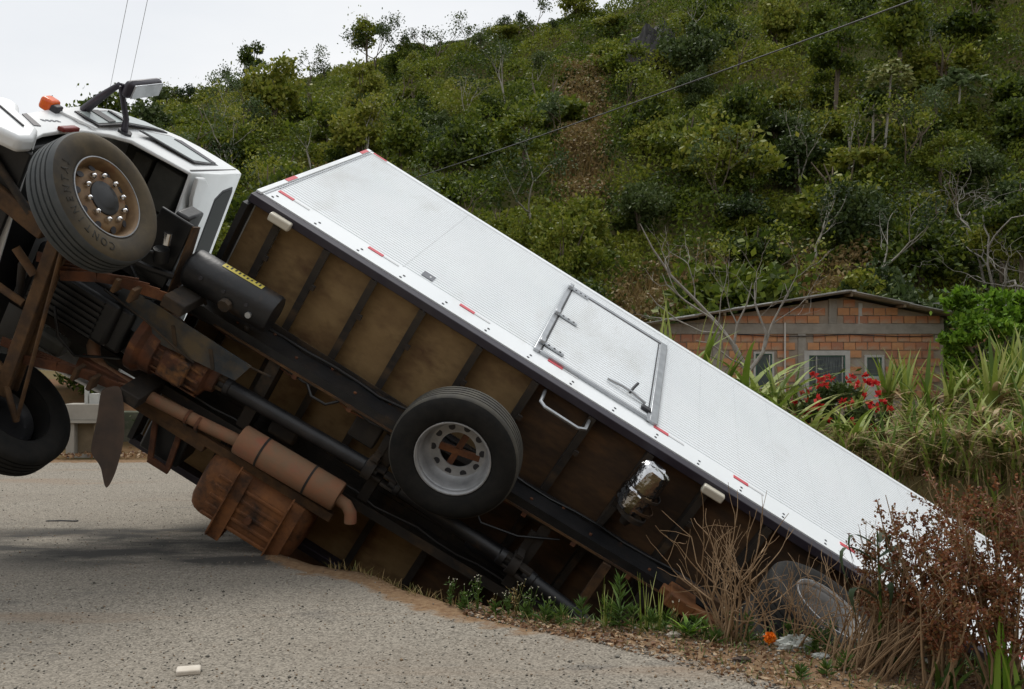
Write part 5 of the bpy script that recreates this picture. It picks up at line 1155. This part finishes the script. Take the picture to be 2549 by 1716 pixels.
crumple('paper_scrap', .93, 6.02, .04, .02, .02, 'little pale paper scrap on the verge under the broad-leaved weed', 'plaster_chip', 5, 'litter')
crumple('dirty_rag', 1.22, 5.55, .05, .03, .02, 'small dark purplish rag lying on the verge dirt', 'mudflap', 7, 'litter')
crumple('paper_scrap', 1.66, 5.62, .045, .03, .018, 'pale paper scrap half covered by verge leaf litter', 'bag', 13, 'litter')
o = tag(MB().box((-.06,-.045,0), (.06,.045,.028)).build('plaster_slab', 'plaster_chip', bevel=.008), 'flat cream chunk of plaster lying alone on the grey road', 'rubble'); o.location = (-1.66, 5.36, .003); o.rotation_euler = (.03, 0, .25)
e = tag(MB().tube([(-.10,0,.012),(-.03,.02,.014),(.02,-.01,.012)], .010, 6).build('black_scrap', 'ink'), 'black rubber scrap on the road before the fuel tank', 'litter'); e.location = (-2.58, 9.25, .0)
e = tag(MB().tube([(-.14,0,.008),(0,.015,.010),(.14,-.01,.010),(.17,0,.012)], .007, 6).build('dark_stick', 'ink'), 'thin dark stick lying on the road below the truck cab', 'litter'); e.location = (-4.3, 9.95, .0)
# loose stones and litter masses
def stones(n, fx, r0, r1):
    Vs, Fs = [], []; base = np.array([(1,0,0),(-1,0,0),(0,1,0),(0,-1,0),(0,0,1),(0,0,-.6)], float); tri = np.array([(0,2,4,4),(2,1,4,4),(1,3,4,4),(3,0,4,4),(2,0,5,5),(1,2,5,5),(3,1,5,5),(0,3,5,5)])[:, :3]
    for k in range(n):
        x_, y_ = fx(); r = rng.uniform(r0, r1)*(1 if rng.random() > .06 else 1.7); Vs.append(base*r*rng.uniform(.6,1.2,(6,3))@np.array([[math.cos(k),math.sin(k),0],[-math.sin(k),math.cos(k),0],[0,0,.8]])+np.array([x_, y_, .004+r*.25])); Fs.append(tri+6*k)
    return np.concatenate(Vs), np.concatenate(Fs)
leafmat('pebble', [(.08,.075,.065),(.20,.19,.165),(.33,.31,.27),(.24,.17,.11)], transl=0, rough=.95, objw=0, spec=.1)
def on_road():
    while True:
        y_ = 4.8+10*rng.random()**2.2; x_ = rng.uniform(-.56, .45)*y_
        if y_ < float(np.interp(x_, EX, EY))-.05: return x_, y_
V, F = stones(5200, on_road, .003, .009)
tag(inst('road_gravel', npmesh('road_gravel', V, F, 'pebble')), 'loose grey stone chips scattered over the road surface', 'gravel', kind='stuff')
def on_verge():
    while True:
        x_ = rng.uniform(-.3, 2.7); a, b_ = float(asph_end(x_)), float(np.interp(x_, EX, EY))
        y_ = a-.15+(b_-a+.25)*rng.random()
        if y_ > 4.6: return x_, y_
V, F = stones(1500, on_verge, .004, .014)
tag(inst('verge_rubble', npmesh('verge_rubble', V, F, 'pebble')), 'small stones and soil crumbs on the dirt verge', 'gravel', kind='stuff')
leafmat('litter', [(.11,.05,.025),(.20,.10,.045),(.33,.20,.10),(.42,.31,.19)], transl=.1, objw=0)
n = 3600; Q = np.array([on_verge() for _ in range(n)]); P = np.column_stack([Q, .008+.012*rng.random(n)]); A = np.column_stack([rng.normal(size=(n, 2)), rng.normal(size=n)*.2]); l_ = rng.uniform(.012, .05, n)
V, F = leaves(P, A, l_, l_*rng.uniform(.15,.6,n)); tag(inst('leaf_litter', npmesh('leaf_litter', V, F, 'litter')), 'dead brown leaf and straw litter strewn on the verge', 'litter', kind='stuff')
# reddish dry grass on the ditch lip and low grass along the verge
n = 260; xs_ = rng.uniform(-1.4, -.25, n); P = np.column_stack([xs_, np.interp(xs_, EX, EY)+rng.uniform(-.06,.12,n), np.full(n, -.03)]); V1, F1 = blades(P, rng.uniform(.03,.11,n), .005, rng.uniform(.2,1.2,n), .5, 3)
n = 1100; xs_ = -.3+3*rng.random(n)**.65; P = np.column_stack([xs_, np.interp(xs_, EX, EY)+rng.normal(size=n)*.10-.05, np.full(n, -.01)]); V2, F2 = blades(P, rng.uniform(.03,.12,n), .005, rng.uniform(.2,1.2,n), .5, 3)
n = 700; xs_ = rng.uniform(.9, 2.7, n); P = np.column_stack([xs_, asph_end(xs_)+rng.random(n)*.6, np.full(n, -.005)]); P = P[P[:, 1] > 4.6]; V3, F3 = blades(P, rng.uniform(.02,.07,len(P)), .005, rng.uniform(.2,1.2,len(P)), .5, 3)
V, F = joinVF([(V1, F1), (V2, F2), (V3, F3)]); mi = np.r_[np.ones(len(F1)), (rng.random(len(F2)//3) < .35).repeat(3), (rng.random(len(F3)//3) < .5).repeat(3)]
tag(inst('verge_grass', npmesh('verge_grass', V, F, ['weed_green', 'leaf_dry'], mi)), 'thin green and dry grass along the broken road edge', 'grass', kind='stuff')
# dead leaves at the far road edge
n = 700; P = np.column_stack([rng.uniform(-9,-4.5,n), rng.normal(size=n)*.25+15.6, np.full(n, .06)]); l_ = rng.uniform(.04,.12,n); V, F = leaves(P, rng.normal(size=(n,3)), l_, l_*.5); tag(inst('far_leaf_litter', npmesh('far_leaf_litter', V, F, 'litter')), 'dead leaves heaped along the far edge of the road', 'litter', kind='stuff')
n = 3200; X_ = rng.uniform(3.4, 8.5, n); Y_ = rng.uniform(12.35, 14.2, n); P = np.column_stack([X_, Y_, gz(X_, Y_)-.04]); V1, F1 = blades(P, rng.uniform(.25,.6,n), .022, rng.uniform(.3,1.3,n), .6, 3)
tag(inst('bank_grass', npmesh('bank_grass', V1, F1, ['blade_green', 'blade_dry', 'leaf_dry'], rng.choice(3, n, p=[.3,.35,.35]).repeat(3))), 'straw and green grass on the bank behind the truck box', 'grass', kind='stuff')
# long grass in the garden
n = 9000; X_ = rng.uniform(2.2, 11, n); Y_ = 12.3+9*rng.random(n)**1.5; P = np.column_stack([X_, Y_, gz(X_, Y_)-.03]); V1, F1 = blades(P, rng.uniform(.12,.38,n), .022, rng.uniform(.3,1.3,n), .6, 3)
tag(inst('garden_grass', npmesh('garden_grass', V1, F1, ['blade_green', 'blade_dry', 'leaf_dry'], rng.choice(3, n, p=[.4,.3,.3]).repeat(3))), 'rank green and straw grass covering the garden floor', 'grass', kind='stuff')
